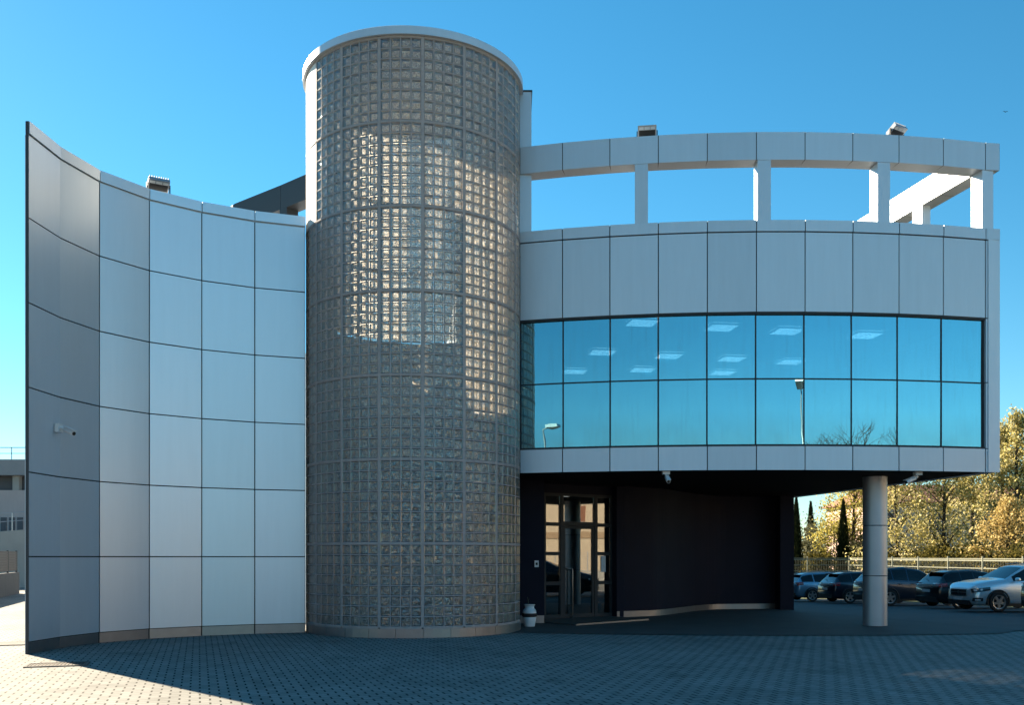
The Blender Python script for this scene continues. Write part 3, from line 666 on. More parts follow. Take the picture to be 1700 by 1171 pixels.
def car(kind, paint, label, loc, rz, cap, plate=True):
    tab = {'suv': SUV, 'hatch': HATCH, 'wagon': WAGON}[kind]
    o = thing('parked_car', label, 'car', loc, rz, 'cars parked beside the building')
    L0, L1 = tab[0][0], tab[-1][0]; NX = 80
    cow = tab[4][0]; ap_ = tab[5][0]; rr0 = tab[8][0]; rr1 = tab[9][0]
    xs = [L0+(L1-L0)*i/NX for i in range(NX+1)]
    def section(x):
        zb, zt_b, w_, zt, wt = smooth_tab(tab, x)
        gh = max(0., zt-zt_b)
        pts = [(w_*.80, zb), (w_*.95, zb+.03), (w_*.99, zb+.14), (w_*1.0, (zb+zt_b)*.5), (w_*.985, zt_b-.08), (w_*.955, zt_b)]
        for u in (.12, .3, .55, .8, .93): pts.append((w_*.955+(wt-w_*.955)*u**1.1, zt_b+gh*(.02+.96*u)))
        pts += [(wt*.93, zt+.004), (wt*.7, zt+.02), (wt*.35, zt+.032), (0, zt+.036)]
        return pts
    def sub(mb_, name, mats, smooth=True, par=o):
        me = mb_.mesh(name, mats, smooth); me.set_sharp_from_angle(angle=R_(42)); x = bpy.data.objects.new(name, me); C.objects.link(x); x.parent = par; return x
    secs = [section(x) for x in xs]; K = len(secs[0])
    body = MB(); glass = {k: MB() for k in ('windscreen', 'rear_window')}
    def gl_kind(x, j):
        if j >= 11 and ap_+.05 < x < cow-.03: return 'windscreen'
        if j >= 11 and rr1+.02 < x < rr0-.02: return 'rear_window'
        return None
    for sgn in (1, -1):
        for i in range(NX):
            xm = (xs[i]+xs[i+1])/2
            for j in range(K-1):
                q = [(xs[i], sgn*secs[i][j][0], secs[i][j][1]), (xs[i+1], sgn*secs[i+1][j][0], secs[i+1][j][1]), (xs[i+1], sgn*secs[i+1][j+1][0], secs[i+1][j+1][1]), (xs[i], sgn*secs[i][j+1][0], secs[i][j+1][1])]
                if sgn < 0: q = q[::-1]
                k = gl_kind(xm, j)
                (glass[k] if k else body).face(q, 0)
        # floor
    for i in range(NX):
        body.face([(xs[i], -secs[i][0][0], secs[i][0][1]), (xs[i+1], -secs[i+1][0][0], secs[i+1][0][1]), (xs[i+1], secs[i+1][0][0], secs[i+1][0][1]), (xs[i], secs[i][0][0], secs[i][0][1])], 0)
    for i in (0, NX):
        ring = [(xs[i], y, z) for y, z in secs[i]]+[(xs[i], -y, z) for y, z in reversed(secs[i][:-1])]
        body.face(ring if i == 0 else ring[::-1], 0)
    bo = sub(body, 'body', paint); recalc(bo)
    for k, gmb in glass.items():
        if gmb.f: recalc(sub(gmb, k, M['car_glass']))
    zb = tab[4][1]; wd = tab[4][3]
    WR = .34 if kind == 'suv' else .32; wx = (L0-.86, L1+.80)
    def strip(xa, xb, zlo, zhi, s, name, m, off=.008, n=10, par=o):
        mb_ = MB(); rows = []
        for i in range(n+1):
            x = xa+(xb-xa)*i/n; a_, b_ = zlo(x), zhi(x)
            rows.append([(x+(off if x > L0-.5 else 0)-(off if x < L1+.4 else 0), s*(secat(section, x, a_+(b_-a_)*k/4)+off), a_+(b_-a_)*k/4) for k in range(5)])
        for i in range(n):
            for k in range(4):
                q = [rows[i][k], rows[i+1][k], rows[i+1][k+1], rows[i][k+1]]; mb_.face(q if s > 0 else q[::-1])
        return sub(mb_, name, m, True, par)
    # black sill cladding, bumpers
    cl = MB()
    for s in (1, -1): cl.box(wx[1]+.3, wx[0]-.3, s*wd*.93-.03, s*wd*.93+.035 if s > 0 else s*wd*.93+.03, zb-.02, zb+.12) if s > 0 else cl.box(wx[1]+.3, wx[0]-.3, -wd*.93-.035, -wd*.93+.03, zb-.02, zb+.12)
    cl.box(L1-.02, L1+.22, -.70, .70, .24, .44); cl.box(L0-.2, L0+.015, -.46, .46, .24, .40)
    sub(cl, 'bumper_trim', M['black'], False)
    for x in wx:
        for s in (1, -1):
            ar = MB(); Mx = Matrix.Translation((x, s*(wd-.10), WR+.01)) @ Matrix.Rotation(R_(-90*s), 4, 'X')
            NA = 22
            for q_ in range(NA):
                a0_, a1_ = [math.pi*(-.06+1.12*(q_+e_)/NA) for e_ in (0, 1)]
                pr = ((WR+.035, .02), (WR+.085, .02), (WR+.085, .115), (WR+.04, .125))
                P0 = [(r_*math.cos(a0_), r_*math.sin(a0_), z_) for r_, z_ in pr]; P1 = [(r_*math.cos(a1_), r_*math.sin(a1_), z_) for r_, z_ in pr]
                ar.face([P0[1], P1[1], P1[2], P0[2]]); ar.face([P0[2], P1[2], P1[3], P0[3]]); ar.face([P0[3], P1[3], P1[0], P0[0]])
            fan = [(0, 0, .095)]+[((WR+.06)*math.cos(math.pi*(-.06+1.12*q_/NA)), (WR+.06)*math.sin(math.pi*(-.06+1.12*q_/NA)), .095) for q_ in range(NA+1)]
            for q_ in range(NA): ar.face([fan[0], fan[q_+1], fan[q_+2]])
            ar.xf(Matrix.Translation((x, s*(wd-.10), WR+.01)) @ Matrix(((1, 0, 0, 0), (0, 0, s, 0), (0, 1, 0, 0), (0, 0, 0, 1)))); recalc(sub(ar, 'wheel_arch', M['black']))
            ty = MB(); ty.lathe((0, 0, .0), [(WR*.7, .06), (WR*.95, .06), (WR, .08), (WR, .125), (WR*.93, .145), (WR*.70, .14), (WR*.66, .12)], 30)
            ty.xf(Mx); tyo = sub(ty, 'tyre', M['tyre'])
            ri = MB(); ri.lathe((0, 0, 0), [(WR*.70, .12), (WR*.70, .15), (WR*.63, .145), (WR*.60, .122)], 30, cap=False)
            for sp in range(5):
                a = 2*math.pi*sp/5+.3; ca, sa = math.cos(a), math.sin(a); px_, py_ = -sa, ca
                pts = []
                for rr_, hw in ((WR*.08, .05), (WR*.64, .035)):
                    pts += [(ca*rr_+px_*hw, sa*rr_+py_*hw), (ca*rr_-px_*hw, sa*rr_-py_*hw)]
                q = [pts[0], pts[1], pts[3], pts[2]]
                ri.hexa([(a_, b_, .122) for a_, b_ in q]+[(a_, b_, .146) for a_, b_ in q])
            ri.lathe((0, 0, 0), [(WR*.16, .12), (WR*.16, .15)], 12)
            ri.xf(Mx); rio = sub(ri, 'rim', M['rim']); rio.parent = tyo
    for s in (1, -1):
        mr = MB(); mr.lathe((0, 0, 0), [(.02, -.09), (.075, -.07), (.08, .0), (.07, .07), (.02, .09)], 12)
        mr.xf(Matrix.Translation((cow-.28, s*(wd+.10), zt_belt(tab)+.07)) @ Matrix.Rotation(R_(90), 4, 'X') @ Matrix.Scale(.9, 4)); sub(mr, 'mirror', paint)
        hz = lerp_tab(tab, L0-.15)[1]
        hl = strip(L0-.05, L0-.58, lambda x: hz-.09+(L0-.05-x)*.16, lambda x: hz+.045+(L0-.05-x)*.13, s, 'headlight', M['lamp_glass'], .012)
        for u_ in (.13, .30):
            strip(L0-u_+.035, L0-u_-.035, lambda x: hz-.045+(L0-.05-x)*.15, lambda x: hz+.01+(L0-.05-x)*.15, s, 'lens', M['white_pl'], .016, 3, hl)
        strip(L0-.06, L0-.34, lambda x: .37, lambda x: .49, s, 'fog_lamp_recess', M['black'], .01)
        fl_ = strip(L0-.10, L0-.26, lambda x: .40, lambda x: .44, s, 'fog_lamp', M['white_pl'], .016, 4)
        tz = lerp_tab(tab, L1+.08)[1]
        strip(L1+.04, L1+.36, lambda x: tz-.13+(x-L1)*.12, lambda x: tz+.03+(x-L1)*.05, s, 'tail_lamp', M['red_lamp'], .012)
        for xa, xb in ((cow-.22, ap_-.60), (ap_-.66, rr0+.58), (rr0+.52, rr0-.08)):
            blt = tab[5][2]
            strip(xa, xb, lambda x: max(blt, smooth_tab(tab, x)[1])+.015, lambda x: max(blt+.03, smooth_tab(tab, x)[1]+(smooth_tab(tab, x)[3]-smooth_tab(tab, x)[1])*.86), s, 'side_window', M['tinted'], .006, 14)
        dh = MB()
        for x in (ap_-.55, rr0+.75): dh.box(x, x+.17, s*wd*.985-.015, s*wd*.985+.03, tab[5][2]-.13, tab[5][2]-.10) if s > 0 else dh.box(x, x+.17, -wd*.985-.03, -wd*.985+.015, tab[5][2]-.13, tab[5][2]-.10)
        sub(dh, 'door_handle', paint, False)
        rl = MB(); rl.tube([(ap_-.15, s*.57, tab[6][4]-.01), (ap_-.6, s*.59, tab[6][4]+.035), (rr0+.3, s*.56, tab[7][4]+.03), (rr0+.1, s*.54, tab[8][4]+.05)], .016, 6)
        sub(rl, 'roof_rail', M['steel'])
    gr = MB(); zg = .50 if kind != 'suv' else .56
    gr.box(L0-.06, L0+.014, -.43, .43, zg+.0, zg+.19); gr.box(L0-.08, L0+.022, -.58, .58, .25, .40); sub(gr, 'grille', M['black'], False)
    ch = MB(); ch.box(L0, L0+.024, -.43, .43, zg+.09, zg+.115); ch.box(L0, L0+.02, -.46, .46, zg-.025, zg-.003); ch.box(L0-.02, L0+.018, -.45, .45, zg+.193, zg+.21); ch.lathe((0, 0, 0), [(.05, 0), (.05, .02)], 14)
    ch.v[-28:] = [(L0+.008+z_, x_, zg+.10+y_) for x_, y_, z_ in ch.v[-28:]]; sub(ch, 'chrome_trim', M['steel'], False)
    pl = MB(); pl.box(L1-.026, L1-.01, -.26, .26, .62, .73); pl.box(L0+.018, L0+.034, -.26, .26, .40, .51); sub(pl, 'number_plate', M['plate'], False)
    rw = MB(); xr = (rr0+rr1)/2-.10; zr = lerp_tab(tab, rr1)[3]
    rw.tube([(rr1-.02, .0, zr+.05), (rr1+.06, .28, zr+.12)], .012, 5); sub(rw, 'rear_wiper', M['black'])
    rc_ = MB(); rc_.box(L1-.03, L1-.012, -.45, .45, .78, .80); sub(rc_, 'boot_trim', M['steel'], False)
    sb = MB(); sb.box(rr0-.16, rr0+.12, -.52, .52, tab[8][4]+.01, tab[8][4]+.045); sub(sb, 'roof_spoiler', paint, False)
    inn = MB(); inn.box(-1.2, cow-.3, -.7, .7, .3, tab[5][2]-.05)
    for x in (.0, -.9): inn.box(x-.12, x, -.6, -.12, .5, 1.22); inn.box(x-.12, x, .12, .6, .5, 1.22)
    sub(inn, 'seats', M['black'], False)
    return o
def zt_belt(tab): return tab[5][2]
def secat(section, x, z):
    s = section(x); best = s[3][0]
    for (y0, z0), (y1, z1) in zip(s, s[1:]):
        if z0 <= z <= z1 and z1 > z0: return y0+(y1-y0)*(z-z0)/(z1-z0)
    return best
M['tyre'] = mat('tyre_rubber', (.015, .015, .015), .8); M['rim'] = mat('alloy', (.6, .6, .6), .3, .9)
M['lamp_glass'] = mat('headlamp_glass', (.05, .055, .06), .08, .2, coat=1); M['red_lamp'] = mat('red_lamp', (.35, .012, .01), .15, coat=1)
M['tinted'] = mat('tinted_glass', (.006, .007, .008), .04)
M['plate'] = mat('plate', (.55, .56, .58), .5, var=.3, vscale=40)
def paint(n, c, metal=.55): return mat(n, c, .28, metal, coat=.8, island=0)
P_silver = paint('silver_blue_paint', (.68, .74, .78)); P_lblue = paint('light_blue_paint', (.22, .34, .44)); P_navy = paint('navy_paint_car', (.02, .035, .06)); P_black = paint('black_paint', (.01, .01, .012), .2); P_dark = paint('dark_blue_paint', (.012, .016, .03), .3)
AX = R_(8)
def at(px, y): return ((px-850)/1600*y, y, -1. if px > 1300 and y > 50 else 0)
def wheel_place(px, y, kind, wheel, rz):
    # put the camera-side wheel of a car at picture column px and distance y
    tab = {'suv': SUV, 'hatch': HATCH, 'wagon': WAGON}[kind]
    lx = tab[0][0]-.86 if wheel == 'front' else tab[-1][0]+.80
    c, s = math.cos(rz), math.sin(rz); ly = -.88 if c > 0 else .88
    wx, wy, _ = at(px, y); return (wx-(lx*c-ly*s), wy-(lx*s+ly*c), lotz(y)+.008)
car('wagon', P_lblue, 'light blue estate car parked farthest away, just past the dark entrance wall', wheel_place(1348, 49.0, 'wagon', 'rear', AX), AX, 0)
car('hatch', P_dark, 'dark hatchback parked between the light blue estate and the navy SUV', wheel_place(1411, 45.0, 'hatch', 'rear', AX), AX, 0)
car('suv', P_navy, 'navy SUV with its tail at the round column, partly hidden by it', wheel_place(1477, 41.0, 'suv', 'rear', AX), AX, 0)
car('hatch', P_black, 'black hatchback with red tail lamp parked left of the silver SUV', wheel_place(1592, 36.6, 'hatch', 'rear', AX), AX, 0)
car('suv', P_silver, 'silver blue SUV facing forward, nearest car at the right edge', wheel_place(1657, 32.4, 'suv', 'front', AX+math.pi), AX+math.pi, 0)
car('hatch', P_black, 'dark car cut off by the right edge beside the silver SUV', wheel_place(1797, 28.3, 'hatch', 'rear', AX), AX, 0)

car('hatch', P_black, 'black hatchback standing in the yard, mirrored in the entrance door glass', (14.6, 19.0, .012), R_(75), 0)

# ------------------------------------------------------------------ fences, walls, far buildings
fm = mat('galvanised_green', (.20, .21, .16), .6, .2, var=.2)
fo = thing('metal_fence', 'long pale metal rail fence running behind the parked cars', 'fence', (21, 45, -.6))
FPT = [(21, 60-3.4*k) for k in range(11)][::-1]+[(21-2.6*k, 60) for k in range(1, 7)]
for x, y in FPT:
    q = MB(); q.box(x-.035, x+.035, y-.035, y+.035, lotz(y), 1.62); q.build('fence_post', fm, fo)
q = MB()
for (x0, y0), (x1, y1) in zip(FPT, FPT[1:]):
    for z0, z1 in ((1.40, 1.46), (1.49, 1.53), (1.06, 1.10), (.70, .74), (.2, .24)):
        q.slab((x0, y0), (x1, y1), z0, z1, -.012, .012, .04)
q.build('rails', fm, fo)
q = MB()
for (x0, y0), (x1, y1) in zip(FPT, FPT[1:]):
    for j in range(1, 24): x, y = x0+(x1-x0)*j/24, y0+(y1-y0)*j/24; q.box(x-.004, x+.004, y-.004, y+.004, lotz(y), 1.4)
q.build('wires', fm, fo)

A, B = Vector((-17.9, 31.0)), Vector((-21.6, 42)); wd_ = (B-A).normalized(); nrm = Vector((wd_.y, -wd_.x))
A2 = A-wd_*14
o = thing('slatted_fence', 'dark slatted fence on a low concrete wall at the left edge', 'fence', (A.x, A.y, 0))
q = MB(); q.slab(tuple(A2), tuple(B), 0, .92, -.12, .12); q.build('base_wall', mat('dark_concrete', (.07, .07, .075), .9, var=.25), o)
q = MB()
for i in range(8): q.slab(tuple(A2), tuple(B), .99+i*.105, .99+i*.105+.10, -.02, .02)
q.build('slats', mat('brown_slats', (.07, .055, .05), .7, var=.2), o)
for i in range(13):
    p = A2+(B-A2)*(i/12); q = MB(); q.box(p.x-.03, p.x+.03, p.y-.03, p.y+.03, .92, 1.86); q.build('fence_post', M['dark_frame'], o)

o = thing('warehouse', 'grey and pink flat roofed warehouse with roof railing at the left edge', 'building', (-34, 62, 0))
wp = mat('pinkish_render', (.46, .38, .365), .85, var=.12, vscale=.5, streak=.12)
q = MB(); q.box(-62, -27, 60, 85, 0, 5.75); q.build('wall', wp, o)
q = MB(); q.box(-62.3, -26.8, 59.5, 85, 6.65, 7.62); q.build('roof', mat('grey_fascia', (.25, .245, .255), .8, var=.12), o)
q = MB(); q.box(-61, -28, 60.5, 84, 5.75, 6.65); q.build('window_band', M['inner_dark'], o)
for i in range(16): q = MB(); q.box(-61.9+i*2.2, -61.6+i*2.2+.1, 60.0, 60.4, 5.75, 6.65); q.build('pilaster', M['concrete'], o)
for px in (-15, 5, 19, 32.5):
    x = (px-850)/1600*59.9; q = MB(); q.box(x-.17, x+.17, 59.93, 60.02, 2.9, 4.05); q.build('window', M['inner_dark'], o)
q = MB()
for i in range(40): q.box(-61+i*.88, -60.96+i*.88, 59.8, 59.84, 7.62, 8.4)
q.box(-62, -27, 59.8, 59.84, 8.36, 8.41); q.box(-62, -27, 59.8, 59.84, 8.0, 8.04); q.build('roof_railing', mat('blue_rail', (.25, .4, .5), .5), o)
o = thing('concrete_ramp', 'sloping concrete ramp with a railing in front of the warehouse', 'ramp', (-30, 52, 0))
q = MB(); q.hexa([(-45, 50, 0), (-24, 50, 0), (-24, 53, 0), (-45, 53, 0), (-45, 50, 1.6), (-24, 50, 3.1), (-24, 53, 3.1), (-45, 53, 1.6)]); q.build('slab', M['concrete'], o)
q = MB()
for i in range(22): x = -45+i; z = 1.6+1.5*i/21; q.box(x-.02, x+.02, 50.1, 50.14, z, z+.95)
for dz in (.5, .93): q.tube([(-45, 50.12, 1.6+dz), (-24, 50.12, 3.1+dz)], .02, 5)
q.build('railing', M['grey_metal'], o)

o = thing('pink_house', 'pale pink house glimpsed through the golden trees', 'building', (34, 84, 0))
q = MB(); q.box(30, 46, 82, 92, 0, 6.2); q.build('wall', mat('pink_render', (.62, .42, .33), .85, var=.08), o)
q = MB(); q.hexa([(29.5, 81.5, 6.2), (46.5, 81.5, 6.2), (46.5, 92.5, 6.2), (29.5, 92.5, 6.2), (32, 86, 8), (44, 86, 8), (44, 88, 8), (32, 88, 8)]); q.build('roof', mat('roof_tiles', (.25, .11, .07), .8, var=.2), o)
for x in (32, 36, 40, 44):
    for z in (1, 3.9): q = MB(); q.box(x-.5, x+.5, 81.96, 82.05, z, z+1.4); q.build('window', M['inner_dark'], o)

# buildings across the yard: the sunlit fronts mirrored in the doors and the glass blocks
o = thing('cream_building', 'sunlit cream building across the yard mirrored in the entrance door glass', 'building', (35, 16, 0))
q = MB(); q.box(35, 47, -14, 30, 0, 6.3); q.build('wall', M['cream'], o)
q = MB(); q.box(34.6, 47.4, -14.4, 30.4, 6.3, 6.6); q.build('roof', M['concrete'], o)
q = MB(); q.box(34.95, 35.02, -14, 30, 2.75, 3.15); q.build('string_course', mat('tan_band', (.34, .24, .15), .8), o)
for y in (-9, -2.5, 4.1, 8.5, 13.3, 20, 25):
    q = MB(); q.box(34.93, 35.05, y-.3, y+.3, 3.8, 4.75); f = q.build('window', mat('brown_shutter', (.22, .10, .06), .7), o)
    q = MB(); q.box(34.9, 35.0, y-.4, y+.4, 3.72, 3.8); q.build('sill', M['concrete'], f)
o = thing('yard_wall', 'low stone wall with a mesh fence in front of the cream building', 'wall', (31, 14, 0))
q = MB(); q.box(31, 31.3, -10, 28, 0, .8); q.build('stone_base', M['concrete'], o)
q = MB()
for i in range(39): q.box(31.13, 31.17, -10+i, -9.96+i, .8, 1.9)
for i in range(12): q.box(31.14, 31.16, -10, 28, .85+i*.09, .86+i*.09)
q.build('mesh_fence', M['grey_metal'], o)
o = thing('far_building', 'low sunlit building across the street mirrored in the glass blocks', 'building', (-5, -30, 0))
q = MB(); q.box(-40, 26, -42, -32, 0, 6.0); q.build('wall', mat('ochre_render', (.26, .21, .17), .85, var=.1, vscale=.5), o)
q = MB(); q.box(-40.4, 26.4, -42.4, -31.6, 6.0, 6.3); q.build('roof', M['concrete'], o)
for i in range(12):
    for z in (1.2, 3.9):
        q = MB(); q.box(-38+i*5.4, -36.4+i*5.4, -32.03, -31.95, z, z+1.3); q.build('window', M['inner_dark'], o)

def lamp(x, y, h, rz, label):
    o = thing('street_lamp', label, 'street lamp', (x, y, 0), 0, 'street lamps mirrored in the window band')
    c, s = math.cos(rz), math.sin(rz)
    q = MB(); q.tube([(x, y, 0), (x, y, h*.6), (x, y, h-.1)], [.06, .045, .035], 10); q.tube([(x, y, h-.12), (x+c*.5, y+s*.5, h)], .03, 8); q.build('pole', M['grey_metal'], o, smooth=True)
    Mx = Matrix.Translation((x+c*.75, y+s*.75, h+.03)) @ Matrix.Rotation(rz, 4, 'Z') @ Matrix.Rotation(R_(-8), 4, 'Y')
    q = MB(); q.mbox(Mx, -.4, .45, -.16, .16, -.04, .1); q.build('lamp_head', M['grey_metal'], o)
lamp(-13.3, -6.2, 8.45, R_(20), 'street lamp mirrored in the lowest window pane beside the tower')
lamp(11.4, 2.5, 8.4, R_(110), 'street lamp mirrored in the lower panes right of the middle')

# ------------------------------------------------------------------ trees
def leafmat(name, cols, trans=.5):
    m = bpy.data.materials.new(name); m.use_nodes = True; t = m.node_tree; N = t.nodes; L = t.links
    for n in list(N): N.remove(n)
    out = N.new('ShaderNodeOutputMaterial'); mx = N.new('ShaderNodeMixShader'); a = N.new('ShaderNodeBsdfDiffuse'); b = N.new('ShaderNodeBsdfTranslucent'); mx.inputs[0].default_value = trans
    g = N.new('ShaderNodeNewGeometry'); r = N.new('ShaderNodeValToRGB'); e = r.color_ramp.elements
    e[0].color = (*cols[0], 1); e[1].color = (*cols[-1], 1)
    for i, c in enumerate(cols[1:-1]): x = e.new((i+1)/(len(cols)-1)); x.color = (*c, 1)
    L.new(g.outputs['Random Per Island'], r.inputs[0])
    for s in (a, b): L.new(r.outputs[0], s.inputs[0])
    L.new(a.outputs[0], mx.inputs[1]); L.new(b.outputs[0], mx.inputs[2]); L.new(mx.outputs[0], out.inputs[0]); return m
GOLD = leafmat('golden_leaves', [(.12, .10, .03), (.44, .38, .12), (.62, .54, .22), (.76, .68, .40), (.22, .20, .06)])
RUST = leafmat('orange_leaves', [(.20, .14, .04), (.56, .42, .16), (.70, .56, .28), (.36, .28, .1)])
YEL = leafmat('yellow_leaves', [(.22, .2, .03), (.48, .40, .09), (.64, .54, .20), (.3, .27, .06)])
OLIVE = leafmat('olive_leaves', [(.05, .055, .03), (.12, .12, .07), (.2, .19, .12)], .35)
CYP = leafmat('cypress_leaves', [(.008, .012, .006), (.02, .028, .012), (.05, .05, .02)], .2)
HEDGE = leafmat('hedge_leaves', [(.03, .03, .01), (.10, .09, .025), (.2, .16, .04)], .4)
BARK = mat('bark', (.05, .04, .03), .9, var=.3)
def leaf(mb, p, s, rnd):
    a = Vector((rnd.gauss(0, 1), rnd.gauss(0, 1), rnd.gauss(0, 1))).normalized(); b = a.orthogonal().normalized(); c = a.cross(b)
    th = rnd.random()*6.28; u = b*math.cos(th)+c*math.sin(th); v = (c*math.cos(th)-b*math.sin(th))*.6
    n = len(mb.v); mb.v += [tuple(p+u*s), tuple(p+v*s), tuple(p-u*s), tuple(p-v*s)]; mb.f.append((n, n+1, n+2, n+3)); mb.m.append(0)
def tree(name, label, cat, x, y, h, r, z0, m, seed, n=9000, ls=.085, clumps=80, group=None, taper=.55):
    rnd = random.Random(seed); o = thing(name, label, cat, (x, y, -1.0), 0, group)
    tr = MB(); lean = rnd.uniform(-.25, .25)
    tr.tube([(x, y, -1.02), (x+lean*.3, y, h*.35), (x+lean*.7, y+.1, h*.7), (x+lean, y, h*.95)], [.16, .12, .07, .015], 8)
    cl = []
    for k in range(clumps):
        u = rnd.random()**.8; z = z0+(h-z0)*u
        prof = math.sin(math.pi*min(1, (u+.12)/1.12)**taper)**.7
        rad = r*prof*math.sqrt(rnd.random())*rnd.uniform(.8, 1.12); a = rnd.random()*6.283
        c = Vector((x+lean*u+rad*math.cos(a), y+rad*math.sin(a), z)); cl.append(c)
        if k % 2 == 0:
            zb = max(z0*.7, z-rad*.7-.3); tr.tube([(x+lean*zb/h, y, zb), tuple(c*.6+Vector((x+lean*zb/h, y, zb))*.4+Vector((0, 0, .15))), tuple(c)], [.045, .025, .008], 5)
    tr.build('trunk', BARK, o)
    lm = MB()
    for i in range(n):
        c = cl[rnd.randrange(len(cl))]; s = r*.125
        leaf(lm, c+Vector((rnd.gauss(0, s), rnd.gauss(0, s), rnd.gauss(0, s*.9))), ls*rnd.uniform(.6, 1.3), rnd)
    lm.build('crown', m, o)
    return o
G = 'autumn trees beyond the parking fence'
TS = [('yellow leaved tree behind the gap between the dark wall and the column', 1415, 66, 8.0, 2.6, 1.2, YEL),
      ('golden tree just right of the round column', 1490, 60, 8.2, 2.6, .8, GOLD),
      ('slender golden tree with a dark upright trunk right of the column', 1565, 58, 8.6, 2.4, 1.2, GOLD),
      ('golden tree above the black hatchback', 1612, 63, 9.0, 2.5, 1.0, GOLD),
      ('golden tree with dark trunk under the overhang corner', 1663, 57, 9.3, 2.2, 1.4, GOLD),
      ('tallest golden tree rising beside the building corner', 1690, 55, 9.9, 1.5, 1.2, GOLD),
      ('low orange leaved tree at the right edge', 1672, 53, 4.6, 2.2, .4, RUST),
      ('golden tree cut by the right edge of the picture', 1735, 57, 9.2, 2.2, .8, GOLD)]
for i, (lab, px, y, h, r, z0, m) in enumerate(TS):
    x, y, _ = at(px, y); tree('autumn_tree', lab, 'tree', x, y, h, r, z0, m, 20+i, group=G, n=7200 if h > 6 else 5200)
def cypress(px, y, h, r, label, seed):
    rnd = random.Random(seed); x, y, _ = at(px, y); o = thing('cypress_tree', label, 'cypress', (x, y, 0), 0, 'dark cypresses beyond the fence')
    q = MB(); q.tube([(x, y, -1.02), (x, y, .2)], .12, 7); q.build('trunk', BARK, o)
    prof = lambda u: r*min(1, u*6+.35)*(1-u)**.75
    lm = MB(); lm.lathe((x, y, -.7), [(max(.02, prof(k/14)*.72), (h+.5)*k/14) for k in range(15)], 12)
    for i in range(2600):
        u = rnd.random(); a = rnd.random()*6.283; rr = prof(u)*rnd.uniform(.65, 1.12)+.02
        p = Vector((x+rr*math.cos(a), y+rr*math.sin(a), -.7+(h+.7)*u)); s = rnd.uniform(.06, .16)
        t = Vector((math.cos(a)*.25+rnd.gauss(0, .15), math.sin(a)*.25+rnd.gauss(0, .15), 1)).normalized(); w_ = Vector((-math.sin(a), math.cos(a), 0))*.35
        n = len(lm.v); lm.v += [tuple(p-w_*s), tuple(p-t*s*.4), tuple(p+w_*s), tuple(p+t*s*1.6)]; lm.f.append((n, n+1, n+2, n+3)); lm.m.append(0)
    lm.build('crown', CYP, o)
cypress(1322, 65, 5.5, .6, 'tall dark cypress right against the edge of the dark wall', 3)
cypress(1346, 80, 6.1, .7, 'smaller far cypress between two nearer ones', 4)
cypress(1400, 63, 5.2, .65, 'dark cypress halfway between the dark wall and the column', 5)
def shrub(name, px, y, h, r, m, label, cat, seed, n=2600, ls=.1, grp=None):
    rnd = random.Random(seed); x, y, _ = at(px, y); o = thing(name, label, cat, (x, y, 0), 0, grp)
    q = MB()
    for k in range(7): a = k*.9; q.tube([(x, y, -1.02), (x+.35*r*math.cos(a), y+.35*r*math.sin(a), h*.5), (x+.7*r*math.cos(a), y+.7*r*math.sin(a), h*.85)], [.05, .03, .01], 5)
    q.build('stems', BARK, o)
    lm = MB()
    cl = [Vector((x+r*math.sqrt(rnd.random())*math.cos(t_), y+r*math.sqrt(rnd.random())*math.sin(t_), -.9+(h+.9)*rnd.uniform(.1, .92))) for t_ in [rnd.random()*6.283 for _ in range(45)]]
    for i in range(n):
        c = cl[rnd.randrange(45)]; leaf(lm, c+Vector((rnd.gauss(0, r*.16), rnd.gauss(0, r*.16), rnd.gauss(0, h*.08))), ls*rnd.uniform(.6, 1.3), rnd)
    lm.build('foliage', m, o)
GS = 'shrubs beyond the parking fence'
shrub('olive_bush', 1345, 70, 4.3, 1.8, OLIVE, 'grey green bush between the first two cypresses', 'bush', 31, grp=GS)
shrub('olive_bush', 1378, 68, 4.1, 1.7, OLIVE, 'grey green bush left of the middle cypress', 'bush', 32, grp=GS)
shrub('olive_bush', 1425, 66, 3.7, 1.6, OLIVE, 'grey green bush right behind the column', 'bush', 33, grp=GS)
shrub('low_shrub', 1362, 63, 1.9, 1.0, HEDGE, 'low yellow green shrub growing through the fence near the dark wall', 'shrub', 34, grp=GS)
for i, (px, y, h) in enumerate(((1500, 60, 2.2), (1535, 58, 2.0), (1575, 55, 2.4), (1615, 54, 2.1), (1655, 52, 2.0), (1700, 50, 2.2))):
    shrub('low_shrub', px, y, h, 1.5, HEDGE, ['low dark shrub below the tree right of the column', 'low dark shrub above the roof of the navy SUV', 'dark shrub behind the fence above the black hatchback', 'low shrub behind the fence left of the silver SUV roof', 'low shrub behind the fence above the silver SUV windscreen', 'low shrub behind the fence at the right edge'][i], 'shrub', 40+i, n=2000, grp=GS)
rnd = random.Random(77); lm = MB()
for i in range(15000):
    x = rnd.uniform(-150, 230); top = 2.6+1.5*math.sin(x*.23)+.9*math.sin(x*.71+1)
    leaf(lm, Vector((x, 122+rnd.gauss(0, 3), -1.4+rnd.random()**.8*(top+1.8))), rnd.uniform(.3, .6), rnd)
fw = lm.build('far_wood', HEDGE); fw['kind'] = 'stuff'; fw['label'] = 'low far off belt of bushes and trees along the horizon'; fw['category'] = 'wood'
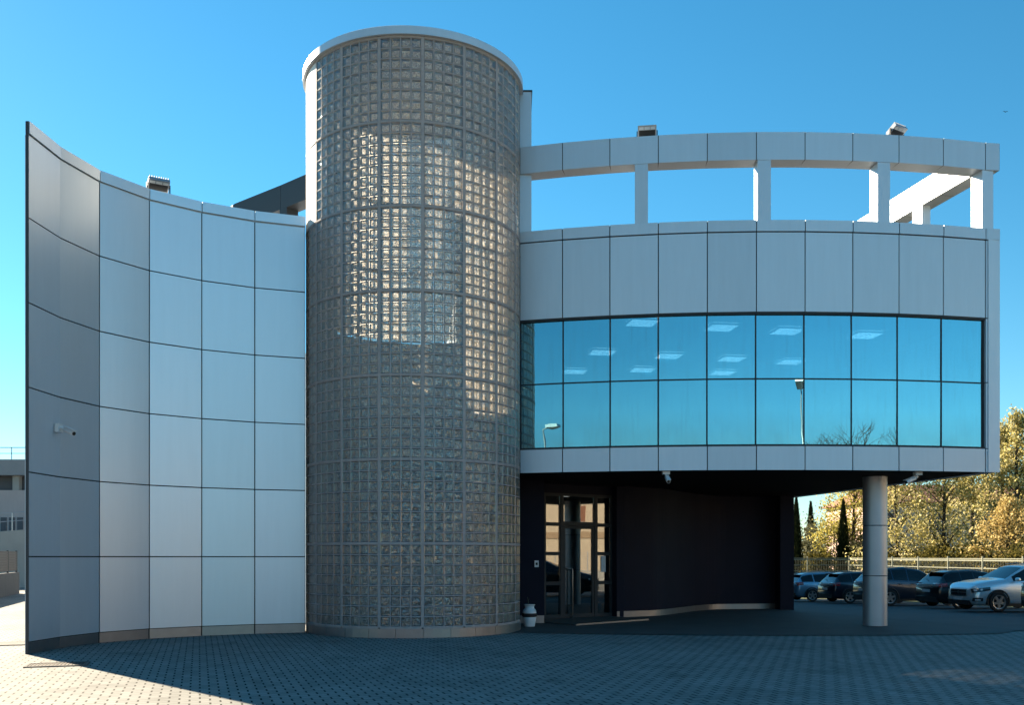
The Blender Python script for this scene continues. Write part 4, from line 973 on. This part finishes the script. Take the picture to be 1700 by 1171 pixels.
def bare(x, y, h, seed, label):
    rnd = random.Random(seed); o = thing('bare_tree', label, 'tree', (x, y, 0), 0, 'bare trees mirrored in the windows')
    q = MB(); q.tube([(x, y, 0), (x+.1, y, h*.3), (x, y+.1, h*.5)], [.2, .15, .1], 8); q.build('trunk', BARK, o)
    q = MB()
    def br(p, d_, l, r, k):
        e = p+d_*l; q.tube([p, (p+e)/2+Vector((rnd.gauss(0, .06), rnd.gauss(0, .06), 0)), e], [r, r*.8, r*.5], 5)
        if k:
            for _ in range(3): br(e, (d_+Vector((rnd.gauss(0, .5), rnd.gauss(0, .5), rnd.gauss(.15, .25)))).normalized(), l*.68, r*.5, k-1)
    for a in range(7): br(Vector((x, y, h*.42+.03*a)), Vector((math.cos(a*.95)*.6, math.sin(a*.95)*.6, 1)).normalized(), h*.24, .06, 3)
    q.build('branches', BARK, o)
bare(20.5, -4, 8.7, 1, 'bare tree mirrored in a lower pane, third from the right end')
bare(30.5, -11, 9.3, 2, 'bare tree mirrored low in the second pane from the right end')
bare(16.5, -4.5, 7.7, 3, 'bare tree mirrored low in the pane right of the lamp')

# a bird high in the sky
q = MB(); bx, by, bz = 0, 0, 0
q.hexa([(bx-.2, by, bz), (bx+.2, by, bz), (bx+.15, by+.1, bz), (bx-.15, by+.1, bz), (bx-.15, by, bz+.12), (bx+.15, by, bz+.12), (bx+.1, by+.1, bz+.1), (bx-.1, by+.1, bz+.1)])
for s in (-1, 1): q.hexa([(bx, by, bz+.05), (bx+s*.3, by, bz+.22), (bx+s*.3, by+.15, bz+.22), (bx, by+.15, bz+.05), (bx, by, bz+.1), (bx+s*.3, by, bz+.26), (bx+s*.3, by+.15, bz+.26), (bx, by+.15, bz+.1)]); q.hexa([(bx+s*.3, by, bz+.22), (bx+s*.6, by, bz+.1), (bx+s*.55, by+.1, bz+.1), (bx+s*.3, by+.15, bz+.22), (bx+s*.3, by, bz+.26), (bx+s*.6, by, bz+.12), (bx+s*.55, by+.1, bz+.12), (bx+s*.3, by+.15, bz+.26)])
q.xf(Matrix.Translation((51.2, 100, 47.8)) @ Matrix.Scale(.45, 4)); tag(q.build('bird', M['black']), 'small dark bird flying high above the right end of the building', 'bird')
